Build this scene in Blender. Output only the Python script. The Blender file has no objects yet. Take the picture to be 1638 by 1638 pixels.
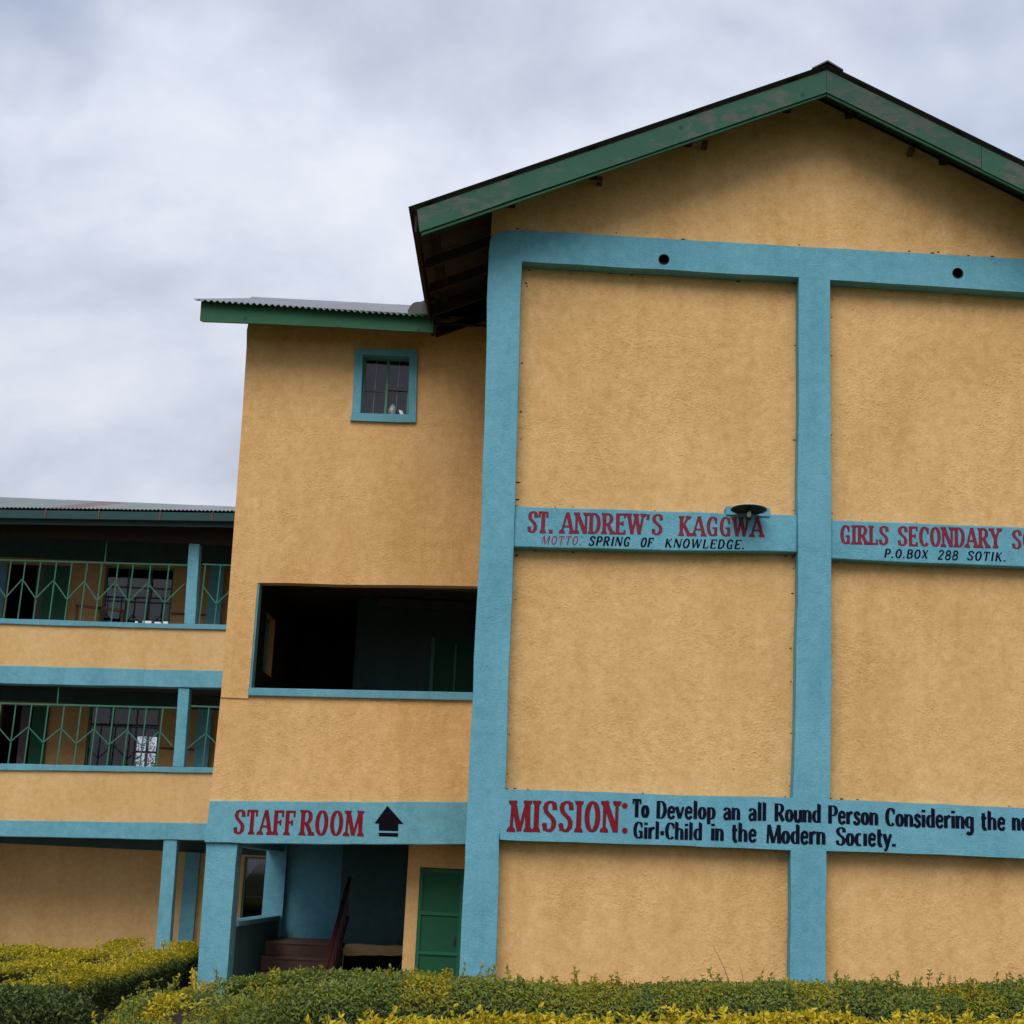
import bpy, bmesh, math, random
import numpy as np
from mathutils import Vector, Matrix

random.seed(7); RNG = np.random.default_rng(11)
S = bpy.context.scene
COL = S.collection
R = math.radians

# ------------------------------------------------------------------ camera
cd = bpy.data.cameras.new('camera'); cam = bpy.data.objects.new('camera', cd); COL.objects.link(cam)
cam.location = (0, -17.2, 1.6)
cam.rotation_euler = (1.7897486, -0.0464722, 0.0059140)
cd.sensor_width = 36; cd.lens = 58.1; cd.clip_start = .1; cd.clip_end = 3000
S.camera = cam

# ------------------------------------------------------------------ sky and light
SUN_EL, SUN_AZ = 45, 192          # azimuth clockwise from north (+Y): behind the camera, a little to the left
w = bpy.data.worlds.new('World'); S.world = w; w.use_nodes = True
nt = w.node_tree; nt.nodes.clear(); N = nt.nodes.new; L = nt.links.new
def mathn(nt, op, a, b=None, clamp=False):
    n = nt.nodes.new('ShaderNodeMath'); n.operation = op; n.use_clamp = clamp
    for i, v in enumerate((a, b)):
        if v is None: continue
        if isinstance(v, (int, float)): n.inputs[i].default_value = v
        else: nt.links.new(v, n.inputs[i])
    return n.outputs[0]
def ramp(nt, fac, stops):
    n = nt.nodes.new('ShaderNodeValToRGB'); e = n.color_ramp.elements
    while len(e) < len(stops): e.new(.5)
    for i, (p, c) in enumerate(stops):
        e[i].position = p; e[i].color = (*c, 1) if len(c) == 3 else c
    nt.links.new(fac, n.inputs[0]); return n.outputs[0]
def noise(nt, vec, scale, detail=4, rough=.5, dist=0, out='Fac'):
    n = nt.nodes.new('ShaderNodeTexNoise'); n.inputs['Scale'].default_value = scale
    n.inputs['Detail'].default_value = detail; n.inputs['Roughness'].default_value = rough
    n.inputs['Distortion'].default_value = dist
    nt.links.new(vec, n.inputs['Vector']); return n.outputs[out]
def mapping(nt, vec, loc=(0,0,0), rot=(0,0,0), scale=(1,1,1)):
    n = nt.nodes.new('ShaderNodeMapping'); nt.links.new(vec, n.inputs[0])
    n.inputs['Location'].default_value = loc; n.inputs['Rotation'].default_value = rot; n.inputs['Scale'].default_value = scale
    return n.outputs[0]
def mixc(nt, fac, a, b, mode='MIX'):
    n = nt.nodes.new('ShaderNodeMix'); n.data_type = 'RGBA'; n.blend_type = mode
    for s, v in ((n.inputs[0], fac), (n.inputs[6], a), (n.inputs[7], b)):
        if isinstance(v, (int, float)): s.default_value = v
        elif isinstance(v, tuple): s.default_value = (*v, 1) if len(v) == 3 else v
        else: nt.links.new(v, s)
    return n.outputs[2]

sky = N('ShaderNodeTexSky'); sky.sky_type = 'NISHITA'; sky.sun_disc = False
sky.sun_elevation = R(SUN_EL); sky.sun_rotation = R(SUN_AZ); sky.altitude = 1800; sky.air_density = 1; sky.dust_density = 2
bg1 = N('ShaderNodeBackground'); bg1.inputs[1].default_value = .09; L(sky.outputs[0], bg1.inputs[0])
tc = N('ShaderNodeTexCoord'); sep = N('ShaderNodeSeparateXYZ'); L(tc.outputs['Generated'], sep.inputs[0])
den = mathn(nt, 'ADD', mathn(nt, 'MAXIMUM', sep.outputs[2], 0), .50)
cmb = N('ShaderNodeCombineXYZ')
L(mathn(nt, 'DIVIDE', sep.outputs[0], den), cmb.inputs[0]); L(mathn(nt, 'DIVIDE', sep.outputs[1], den), cmb.inputs[1])
cv = mapping(nt, cmb.outputs[0], loc=(3.1, 1.7, 0), scale=(2.0, 2.0, 1))
n1 = noise(nt, cv, 1.5, 7, .52, .35); n2 = noise(nt, cv, .7, 2, .5, .2); n3 = noise(nt, cv, 5.5, 5, .55, .3)
cl = mathn(nt, 'ADD', mathn(nt, 'ADD', mathn(nt, 'MULTIPLY', n1, .62), mathn(nt, 'MULTIPLY', n2, .3)), mathn(nt, 'MULTIPLY', n3, .15))
cl = mathn(nt, 'ADD', cl, mathn(nt, 'MULTIPLY', mathn(nt, 'SUBTRACT', noise(nt, cv, 14, 5, .6, .4), .5), .06))
cl = mathn(nt, 'SUBTRACT', cl, .028)
ccol = ramp(nt, cl, [(.40, (.252, .272, .338)), (.46, (.290, .312, .376)), (.51, (.330, .354, .415)), (.55, (.365, .387, .442)), (.61, (.405, .422, .470))])
# an overcast sky brightens towards the zenith
gain = mathn(nt, 'ADD', .95, mathn(nt, 'MULTIPLY', mathn(nt, 'MAXIMUM', sep.outputs[2], 0), .55))
bg2 = N('ShaderNodeBackground'); L(ccol, bg2.inputs[0]); L(gain, bg2.inputs[1])
gap = ramp(nt, noise(nt, mapping(nt, cmb.outputs[0], loc=(5.3, 2.2, 0)), 2.3, 4, .5, .6), [(.53, (1, 1, 1)), (.64, (.55, .55, .55))])
ms = N('ShaderNodeMixShader'); L(gap, ms.inputs[0]); L(bg1.outputs[0], ms.inputs[1]); L(bg2.outputs[0], ms.inputs[2])
wo = N('ShaderNodeOutputWorld'); L(ms.outputs[0], wo.inputs[0])

sd = bpy.data.lights.new('sun', 'SUN'); sun = bpy.data.objects.new('sun', sd); COL.objects.link(sun)
sd.energy = 1.3; sd.angle = R(42); sd.color = (1, .97, .92)
az = R(SUN_AZ); dirv = Vector((math.sin(az) * math.cos(R(SUN_EL)), math.cos(az) * math.cos(R(SUN_EL)), math.sin(R(SUN_EL))))
sun.rotation_euler = dirv.to_track_quat('Z', 'Y').to_euler()
sun.location = dirv * 50

S.render.engine = 'CYCLES'
S.view_settings.view_transform = 'Standard'; S.view_settings.look = 'None'
S.view_settings.exposure = .8; S.view_settings.gamma = 1; S.view_settings.use_curve_mapping = False

# ------------------------------------------------------------------ materials
def newmat(name, rough=.8, metal=0, spec=.3):
    m = bpy.data.materials.new(name); m.use_nodes = True; nt = m.node_tree
    b = nt.nodes['Principled BSDF']; b.inputs['Roughness'].default_value = rough
    b.inputs['Metallic'].default_value = metal; b.inputs['Specular IOR Level'].default_value = spec
    return m, nt, b
def world_vec(nt):
    return nt.nodes.new('ShaderNodeNewGeometry').outputs['Position']
def bump(nt, b, h, strength, dist):
    n = nt.nodes.new('ShaderNodeBump'); n.inputs['Strength'].default_value = strength; n.inputs['Distance'].default_value = dist
    nt.links.new(h, n.inputs['Height']); nt.links.new(n.outputs[0], b.inputs['Normal'])

def plaster(name, c_lo, c_mid, c_hi, rough_scale=34, strength=.5, dist=.012, pits=.5, pitcol=(.12, .07, .03), coarse=1.0):
    m, nt, b = newmat(name, .9, 0, .15); v = world_vec(nt)
    big = noise(nt, v, .9, 3, .55, .4); streak = noise(nt, mapping(nt, v, scale=(1, 1, .22)), 2.6, 4, .55)
    fine = noise(nt, v, 9, 4, .6)
    f = mathn(nt, 'ADD', mathn(nt, 'ADD', mathn(nt, 'MULTIPLY', big, .24), mathn(nt, 'MULTIPLY', streak, .36)), mathn(nt, 'MULTIPLY', fine, .4))
    col = ramp(nt, f, [(.38, c_lo), (.50, c_mid), (.62, c_hi)])
    grain = ramp(nt, noise(nt, v, 42, 3, .65), [(.30, (.86, .85, .83)), (.52, (1, 1, 1)), (.75, (1.07, 1.07, 1.07))])
    col = mixc(nt, .9, col, grain, 'MULTIPLY')
    rain = ramp(nt, noise(nt, mapping(nt, v, scale=(1, 1, .07)), 7, 4, .6), [(.56, (1, 1, 1)), (.72, (.94, .93, .92))])
    col = mixc(nt, .8, col, rain, 'MULTIPLY')
    # small dark knocks and fly-spots, in loose groups
    vo = nt.nodes.new('ShaderNodeTexVoronoi'); vo.inputs['Scale'].default_value = 6.5; nt.links.new(mapping(nt, v, scale=(1, 1, 1.25)), vo.inputs['Vector'])
    sz = nt.nodes.new('ShaderNodeSeparateColor'); nt.links.new(vo.outputs['Color'], sz.inputs[0])
    rad = mathn(nt, 'MULTIPLY', mathn(nt, 'POWER', sz.outputs[0], 5), .11 * pits)
    spot = mathn(nt, 'LESS_THAN', mathn(nt, 'ADD', vo.outputs['Distance'], mathn(nt, 'MULTIPLY', noise(nt, v, 40, 2), .03)), rad)
    grp = ramp(nt, noise(nt, v, 1.3, 2), [(.42, (0, 0, 0)), (.56, (1, 1, 1))])
    fac = mathn(nt, 'MULTIPLY', mathn(nt, 'MULTIPLY', spot, grp), .75)
    col = mixc(nt, fac, col, pitcol)
    nt.links.new(col, b.inputs['Base Color'])
    patch = ramp(nt, noise(nt, v, 1.7, 3, .5), [(.42, (.22, .22, .22)), (.62, (1, 1, 1))])
    g1 = noise(nt, mapping(nt, v, scale=(.85, 1, 1.15)), rough_scale, 2, .5, .2); g2 = noise(nt, v, rough_scale * .42, 3, .55, .3)
    h = mathn(nt, 'ADD', mathn(nt, 'MULTIPLY', mathn(nt, 'MULTIPLY', mathn(nt, 'POWER', g1, 4.5), 2.6), patch), mathn(nt, 'MULTIPLY', g2, .5 * coarse))
    h = mathn(nt, 'SUBTRACT', h, mathn(nt, 'MULTIPLY', fac, .6))
    bump(nt, b, h, strength, dist); return m

M = {}
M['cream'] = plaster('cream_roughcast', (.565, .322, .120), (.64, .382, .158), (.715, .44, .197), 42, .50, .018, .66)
M['cream_smooth'] = plaster('cream_plaster', (.56, .345, .140), (.62, .395, .172), (.67, .44, .21), 50, .3, .008, .6)
M['blue'] = plaster('blue_paint', (.102, .288, .362), (.128, .335, .418), (.155, .378, .46), 45, .6, .010, .8, (.035, .08, .10))
M['cream_shaded'] = plaster('shaded_veranda_plaster', (.40, .24, .10), (.46, .28, .12), (.50, .31, .14), 50, .3, .008, .6)  # same cream paint, with the upper verandas' shade put into the colour
M['blue_trim'] = plaster('blue_trim_paint', (.10, .27, .34), (.12, .31, .385), (.14, .34, .42), 60, .3, .006, .3, (.04, .07, .08))
M['teal'] = plaster('teal_wall_paint', (.10, .25, .30), (.12, .28, .34), (.14, .31, .38), 40, .2, .005, .2)
M['dim_teal'] = plaster('shaded_teal_paint', (.045, .085, .09), (.055, .10, .105), (.065, .115, .12), 40, .2, .005, .2)  # teal darkened for shaded walls and beams; the shade is in the colour
M['oxide'] = plaster('red_oxide_cement', (.14, .090, .068), (.17, .108, .082), (.20, .13, .10), 40, .3, .005, .3)
M['tread'] = plaster('lightened_tread_cement', (.15, .095, .07), (.19, .12, .09), (.23, .15, .115), 40, .3, .005, .3)  # lighter than the risers: tread highlights put into the colour
M['parapet_shaded'] = plaster('shaded_parapet_paint', (.045, .095, .11), (.055, .115, .13), (.07, .135, .15), 40, .2, .005, .2)  # blue of the stair parapet with its shade put into the colour
M['concrete'] = plaster('concrete', (.20, .18, .15), (.26, .235, .2), (.31, .28, .24), 30, .5, .01, .5)
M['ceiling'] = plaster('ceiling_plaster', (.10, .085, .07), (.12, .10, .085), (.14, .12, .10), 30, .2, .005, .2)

def painted_wood(name, green, worn, amount=.55):
    m, nt, b = newmat(name, .75, 0, .2); v = world_vec(nt)
    c1 = mixc(nt, noise(nt, v, 4, 4, .6), green, tuple(x * 1.45 for x in green))
    gr = noise(nt, mapping(nt, v, rot=(0, R(21), 0), scale=(.8, 1, 1.6)), 6, 5, .65, .6)
    k = ramp(nt, mathn(nt, 'MULTIPLY', gr, mathn(nt, 'ADD', noise(nt, v, 1.1, 2), .5)), [(amount, (0, 0, 0)), (amount + .13, (.8, .8, .8))])
    c2 = mixc(nt, noise(nt, v, 14, 3), worn, tuple(x * .6 for x in worn))
    col = mixc(nt, k, c1, c2)
    vo = nt.nodes.new('ShaderNodeTexVoronoi'); vo.inputs['Scale'].default_value = 3.1; nt.links.new(v, vo.inputs['Vector'])
    col = mixc(nt, ramp(nt, vo.outputs['Distance'], [(.05, (.7, .7, .7)), (.12, (0, 0, 0))]), col, (.012, .035, .028))
    nt.links.new(col, b.inputs['Base Color']); bump(nt, b, gr, .3, .004); return m
M['barge'] = painted_wood('weathered_green_board', (.025, .076, .050), (.115, .12, .10), .50)
M['barge_worn'] = painted_wood('worn_green_board', (.026, .066, .048), (.10, .105, .09), .43)
M['fascia'] = painted_wood('green_fascia_board', (.024, .085, .045), (.07, .08, .055), .66)
M['gutter'] = painted_wood('blue_green_gutter', (.024, .055, .055), (.04, .05, .05), .8)

def simple(name, col, rough=.6, metal=0, var=.25, scale=8, spec=.3, bmp=0):
    m, nt, b = newmat(name, rough, metal, spec); v = world_vec(nt)
    n = noise(nt, v, scale, 4, .6)
    c = mixc(nt, n, tuple(x * (1 - var) for x in col), tuple(min(1, x * (1 + var)) for x in col))
    nt.links.new(c, b.inputs['Base Color'])
    if bmp: bump(nt, b, n, .4, bmp)
    return m
M['wood_dark'] = simple('dark_roof_timber', (.032, .02, .014), .85, 0, .4, 6, .2, .003)
M['timber'] = simple('brown_timber', (.13, .065, .035), .8, 0, .4, 9, .2, .003)
M['green_metal'] = simple('green_metal_paint', (.055, .21, .13), .5, 0, .25, 6)
M['rail_metal'] = simple('green_rail_paint', (.028, .135, .085), .55, 0, .45, 5)
M['door_green'] = simple('green_door_paint', (.003, .078, .034), .6, 0, .2, 3)
M['door_rail_green'] = simple('door_rail_green', (.008, .115, .055), .55, 0, .2, 5)
M['rail_red'] = simple('dark_red_paint', (.045, .010, .008), .5, 0, .3, 6)
M['red'] = simple('red_lettering_paint', (.19, .010, .018), .8, 0, .45, 22, .1)
M['red2'] = simple('faded_red_lettering_paint', (.21, .022, .040), .8, 0, .5, 25, .1)
M['ink'] = simple('navy_lettering_paint', (.004, .005, .016), .85, 0, .6, 22, .08)
M['black'] = simple('black_lettering_paint', (.004, .003, .007), .85, 0, .2, 20, .08)
M['dark_void'] = simple('void_dark_plaster', (.03, .025, .022), .9, 0, .2, 4)  # near-black plaster: darkness of voids and deep interiors put into the colour
M['enamel'] = simple('dark_lamp_enamel', (.03, .035, .03), .4, 0, .2, 9)
M['enamel_rim'] = simple('pale_lamp_rim', (.45, .48, .42), .4, 0, .2, 9)
M['bulb'] = simple('milky_bulb_glass', (.65, .60, .56), .25, 0, .1, 20, .5)
M['curtain'] = simple('pale_lace_curtain', (.72, .70, .72), .9, 0, .3, 25)
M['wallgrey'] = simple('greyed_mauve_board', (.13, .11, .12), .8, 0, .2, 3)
M['white'] = simple('white_plastic', (.72, .72, .72), .5, 0, .1, 9)
M['grime'] = simple('dark_joint_grime', (.09, .052, .03), .9, 0, .6, 20)
M['bag'] = simple('crumpled_clear_plastic', (.32, .34, .34), .3, 0, .5, 30, .5, .004)
M['fabric'] = simple('plum_curtain_cloth', (.05, .038, .05), .9, 0, .35, 7)

def glass(name, col, rough=.03):
    m, nt, b = newmat(name, rough, 0, .5); nt.nodes.remove(b)
    t = nt.nodes.new('ShaderNodeBsdfTransparent'); t.inputs[0].default_value = (*col, 1)
    g = nt.nodes.new('ShaderNodeBsdfGlossy'); g.inputs['Roughness'].default_value = rough
    fr = nt.nodes.new('ShaderNodeFresnel'); fr.inputs[0].default_value = 1.45
    mx = nt.nodes.new('ShaderNodeMixShader'); nt.links.new(mathn(nt, 'MULTIPLY', fr.outputs[0], 1.2, True), mx.inputs[0])
    nt.links.new(t.outputs[0], mx.inputs[1]); nt.links.new(g.outputs[0], mx.inputs[2])
    nt.links.new(mx.outputs[0], nt.nodes['Material Output'].inputs[0]); return m
M['glass'] = glass('window_glass', (.82, .82, .86))

def roofing(name, c1, c2, rust=.66, metal=.25, rough=.45):
    m, nt, b = newmat(name, rough, metal, .5); v = world_vec(nt)
    n = noise(nt, mapping(nt, v, scale=(1, .35, 1)), 3.2, 5, .6)
    c = mixc(nt, n, c1, c2)
    k = ramp(nt, noise(nt, mapping(nt, v, scale=(1, .5, 1)), 5, 5, .65, .5), [(rust, (0, 0, 0)), (rust + .08, (.8, .8, .8))])
    c = mixc(nt, k, c, (.05, .03, .03)); nt.links.new(c, b.inputs['Base Color']); return m
M['sheet_grey'] = roofing('galvanised_sheet', (.17, .16, .18), (.27, .26, .285), .62)
M['sheet_green'] = roofing('pale_green_sheet', (.13, .17, .145), (.21, .255, .22), .75)
M['sheet_red'] = roofing('rust_red_sheet', (.15, .075, .065), (.19, .12, .11), .7)
M['sheet_dark'] = roofing('dark_old_sheet', (.025, .024, .025), (.045, .04, .04), .6)

def leafmat(name, stops, trans=.35, rough=.5):
    m, nt, b = newmat(name, rough, 0, .28)
    a = nt.nodes.new('ShaderNodeAttribute'); a.attribute_name = 'tint'
    g = nt.nodes.new('ShaderNodeNewGeometry')
    f = mathn(nt, 'ADD', a.outputs['Fac'], mathn(nt, 'MULTIPLY', mathn(nt, 'SUBTRACT', g.outputs['Random Per Island'], .5), .22), True)
    c = ramp(nt, f, stops); nt.links.new(c, b.inputs['Base Color'])
    tr = nt.nodes.new('ShaderNodeBsdfTranslucent'); nt.links.new(c, tr.inputs[0])
    mx = nt.nodes.new('ShaderNodeMixShader'); mx.inputs[0].default_value = trans
    nt.links.new(b.outputs[0], mx.inputs[1]); nt.links.new(tr.outputs[0], mx.inputs[2])
    nt.links.new(mx.outputs[0], nt.nodes['Material Output'].inputs[0]); return m
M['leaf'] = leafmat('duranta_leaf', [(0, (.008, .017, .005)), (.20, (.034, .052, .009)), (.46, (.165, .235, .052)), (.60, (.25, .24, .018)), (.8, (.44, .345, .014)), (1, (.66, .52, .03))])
M['treeleaf'] = leafmat('tree_leaf', [(0, (.02, .04, .012)), (1, (.09, .15, .04))])
M['twig'] = simple('twig_bark', (.035, .025, .015), .9, 0, .4, 15)
def groundmat():
    m, nt, b = newmat('grass_and_soil', .95, 0, .1); v = world_vec(nt)
    g = ramp(nt, noise(nt, v, 6, 6, .7), [(.35, (.03, .05, .012)), (.65, (.08, .11, .03))])
    s = ramp(nt, noise(nt, v, 25, 4), [(.3, (.10, .06, .035)), (.7, (.16, .10, .06))])
    k = ramp(nt, noise(nt, v, .35, 5, .6), [(.52, (0, 0, 0)), (.62, (1, 1, 1))])
    nt.links.new(mixc(nt, k, g, s), b.inputs['Base Color']); bump(nt, b, noise(nt, v, 30, 5, .7), .8, .03); return m
M['ground'] = groundmat()

# ------------------------------------------------------------------ mesh helpers
class MB:
    def __init__(self): self.v = []; self.f = []
    def ext(self, poly, y0, y1):
        """extrude an outline drawn in the facade plane (x, z) from depth y0 back to y1"""
        n = len(poly); b = len(self.v)
        a = sum(poly[i][0] * poly[(i+1) % n][1] - poly[(i+1) % n][0] * poly[i][1] for i in range(n))
        if a < 0: poly = poly[::-1]
        self.v += [(x, y0, z) for x, z in poly] + [(x, y1, z) for x, z in poly]
        self.f.append(tuple(range(b, b + n))); self.f.append(tuple(range(b + 2*n - 1, b + n - 1, -1)))
        for i in range(n): j = (i + 1) % n; self.f.append((b + i, b + n + i, b + n + j, b + j))
        return self
    def box(self, x0, x1, y0, y1, z0, z1): return self.ext([(x0, z0), (x1, z0), (x1, z1), (x0, z1)], y0, y1)
    def hexa(self, p):
        """8 corners: bottom loop 4, top loop 4"""
        b = len(self.v); self.v += [tuple(q) for q in p]
        for f in ((0,3,2,1), (4,5,6,7), (0,1,5,4), (1,2,6,5), (2,3,7,6), (3,0,4,7)): self.f.append(tuple(b + i for i in f))
        return self
    def bar(self, p, q, wx, wy=None):
        wy = wy or wx; p = Vector(p); q = Vector(q); d = (q - p).normalized()
        s = d.cross(Vector((0, 1, 0)));
        if s.length < .1: s = d.cross(Vector((1, 0, 0)))
        s.normalize(); t = d.cross(s).normalized()
        c = [(-1,-1), (1,-1), (1,1), (-1,1)]
        return self.hexa([p + s*wx/2*a + t*wy/2*b for a, b in c] + [q + s*wx/2*a + t*wy/2*b for a, b in c])
    def tube(self, p, q, r0, r1=None, n=10, cap=True):
        r1 = r0 if r1 is None else r1; p = Vector(p); q = Vector(q); d = (q - p).normalized()
        s = d.orthogonal().normalized(); t = d.cross(s); b = len(self.v)
        for c, r in ((p, r0), (q, r1)):
            for i in range(n): a = 2*math.pi*i/n; self.v.append(tuple(c + s*math.cos(a)*r + t*math.sin(a)*r))
        for i in range(n): j = (i+1) % n; self.f.append((b+i, b+j, b+n+j, b+n+i))
        if cap: self.f.append(tuple(range(b+n-1, b-1, -1))); self.f.append(tuple(range(b+n, b+2*n)))
        return self
    def lathe(self, c, prof, n=24):
        b = len(self.v)
        for r, z in prof:
            for i in range(n): a = 2*math.pi*i/n; self.v.append((c[0]+r*math.cos(a), c[1]+r*math.sin(a), c[2]+z))
        for k in range(len(prof)-1):
            for i in range(n): j = (i+1) % n; self.f.append((b+k*n+i, b+k*n+j, b+(k+1)*n+j, b+(k+1)*n+i))
        return self
    def build(self, name, mat, parent=None, bevel=0, smooth=False, **props):
        me = bpy.data.meshes.new(name); off = world_loc(parent) if parent else Vector((0,0,0))
        me.from_pydata([(x-off[0], y-off[1], z-off[2]) for x, y, z in self.v], [], self.f); me.materials.append(M[mat])
        if smooth: me.polygons.foreach_set('use_smooth', [True]*len(me.polygons))
        o = bpy.data.objects.new(name, me); COL.objects.link(o)
        if parent: o.parent = parent
        if bevel:
            b = o.modifiers.new('bevel', 'BEVEL'); b.width = bevel; b.segments = 2; b.limit_method = 'ANGLE'; b.angle_limit = R(50)
        for k, v in props.items(): o[k] = v
        return o
def world_loc(o):
    l = Vector((0,0,0))
    while o: l = l + o.location; o = o.parent
    return l
def thing(name, label, cat, loc=(0,0,0), group=None):
    o = bpy.data.objects.new(name, None); COL.objects.link(o); o.location = loc; o.empty_display_size = .2
    o['label'] = label; o['category'] = cat
    if group: o['group'] = group
    return o
def wob(poly, step=.22, amp=.006, keep=()):
    """hand-trowelled edges: subdivide an outline and let it wander a few millimetres"""
    out = []; n = len(poly)
    for i in range(n):
        (x0, z0), (x1, z1) = poly[i], poly[(i+1) % n]; d = math.hypot(x1-x0, z1-z0); out.append((x0, z0))
        if i in keep or d < step*1.5: continue
        k = int(d/step); nx, nz = -(z1-z0)/d, (x1-x0)/d; a = 0
        for j in range(1, k):
            a = a*.6 + random.uniform(-amp, amp); t = (j + random.uniform(-.25, .25))/k
            out.append((x0+(x1-x0)*t+nx*a, z0+(z1-z0)*t+nz*a))
    return out
def rect(x0, x1, z0, z1): return [(x0, z0), (x1, z0), (x1, z1), (x0, z1)]

# ------------------------------------------------------------------ hand-painted lettering
def el(cx, cy, rx, ry, a0, a1, n=12):
    return [(cx + rx*math.cos(R(a0+(a1-a0)*i/n)), cy + ry*math.sin(R(a0+(a1-a0)*i/n))) for i in range(n+1)]
def ln(*p): return list(p)
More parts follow.
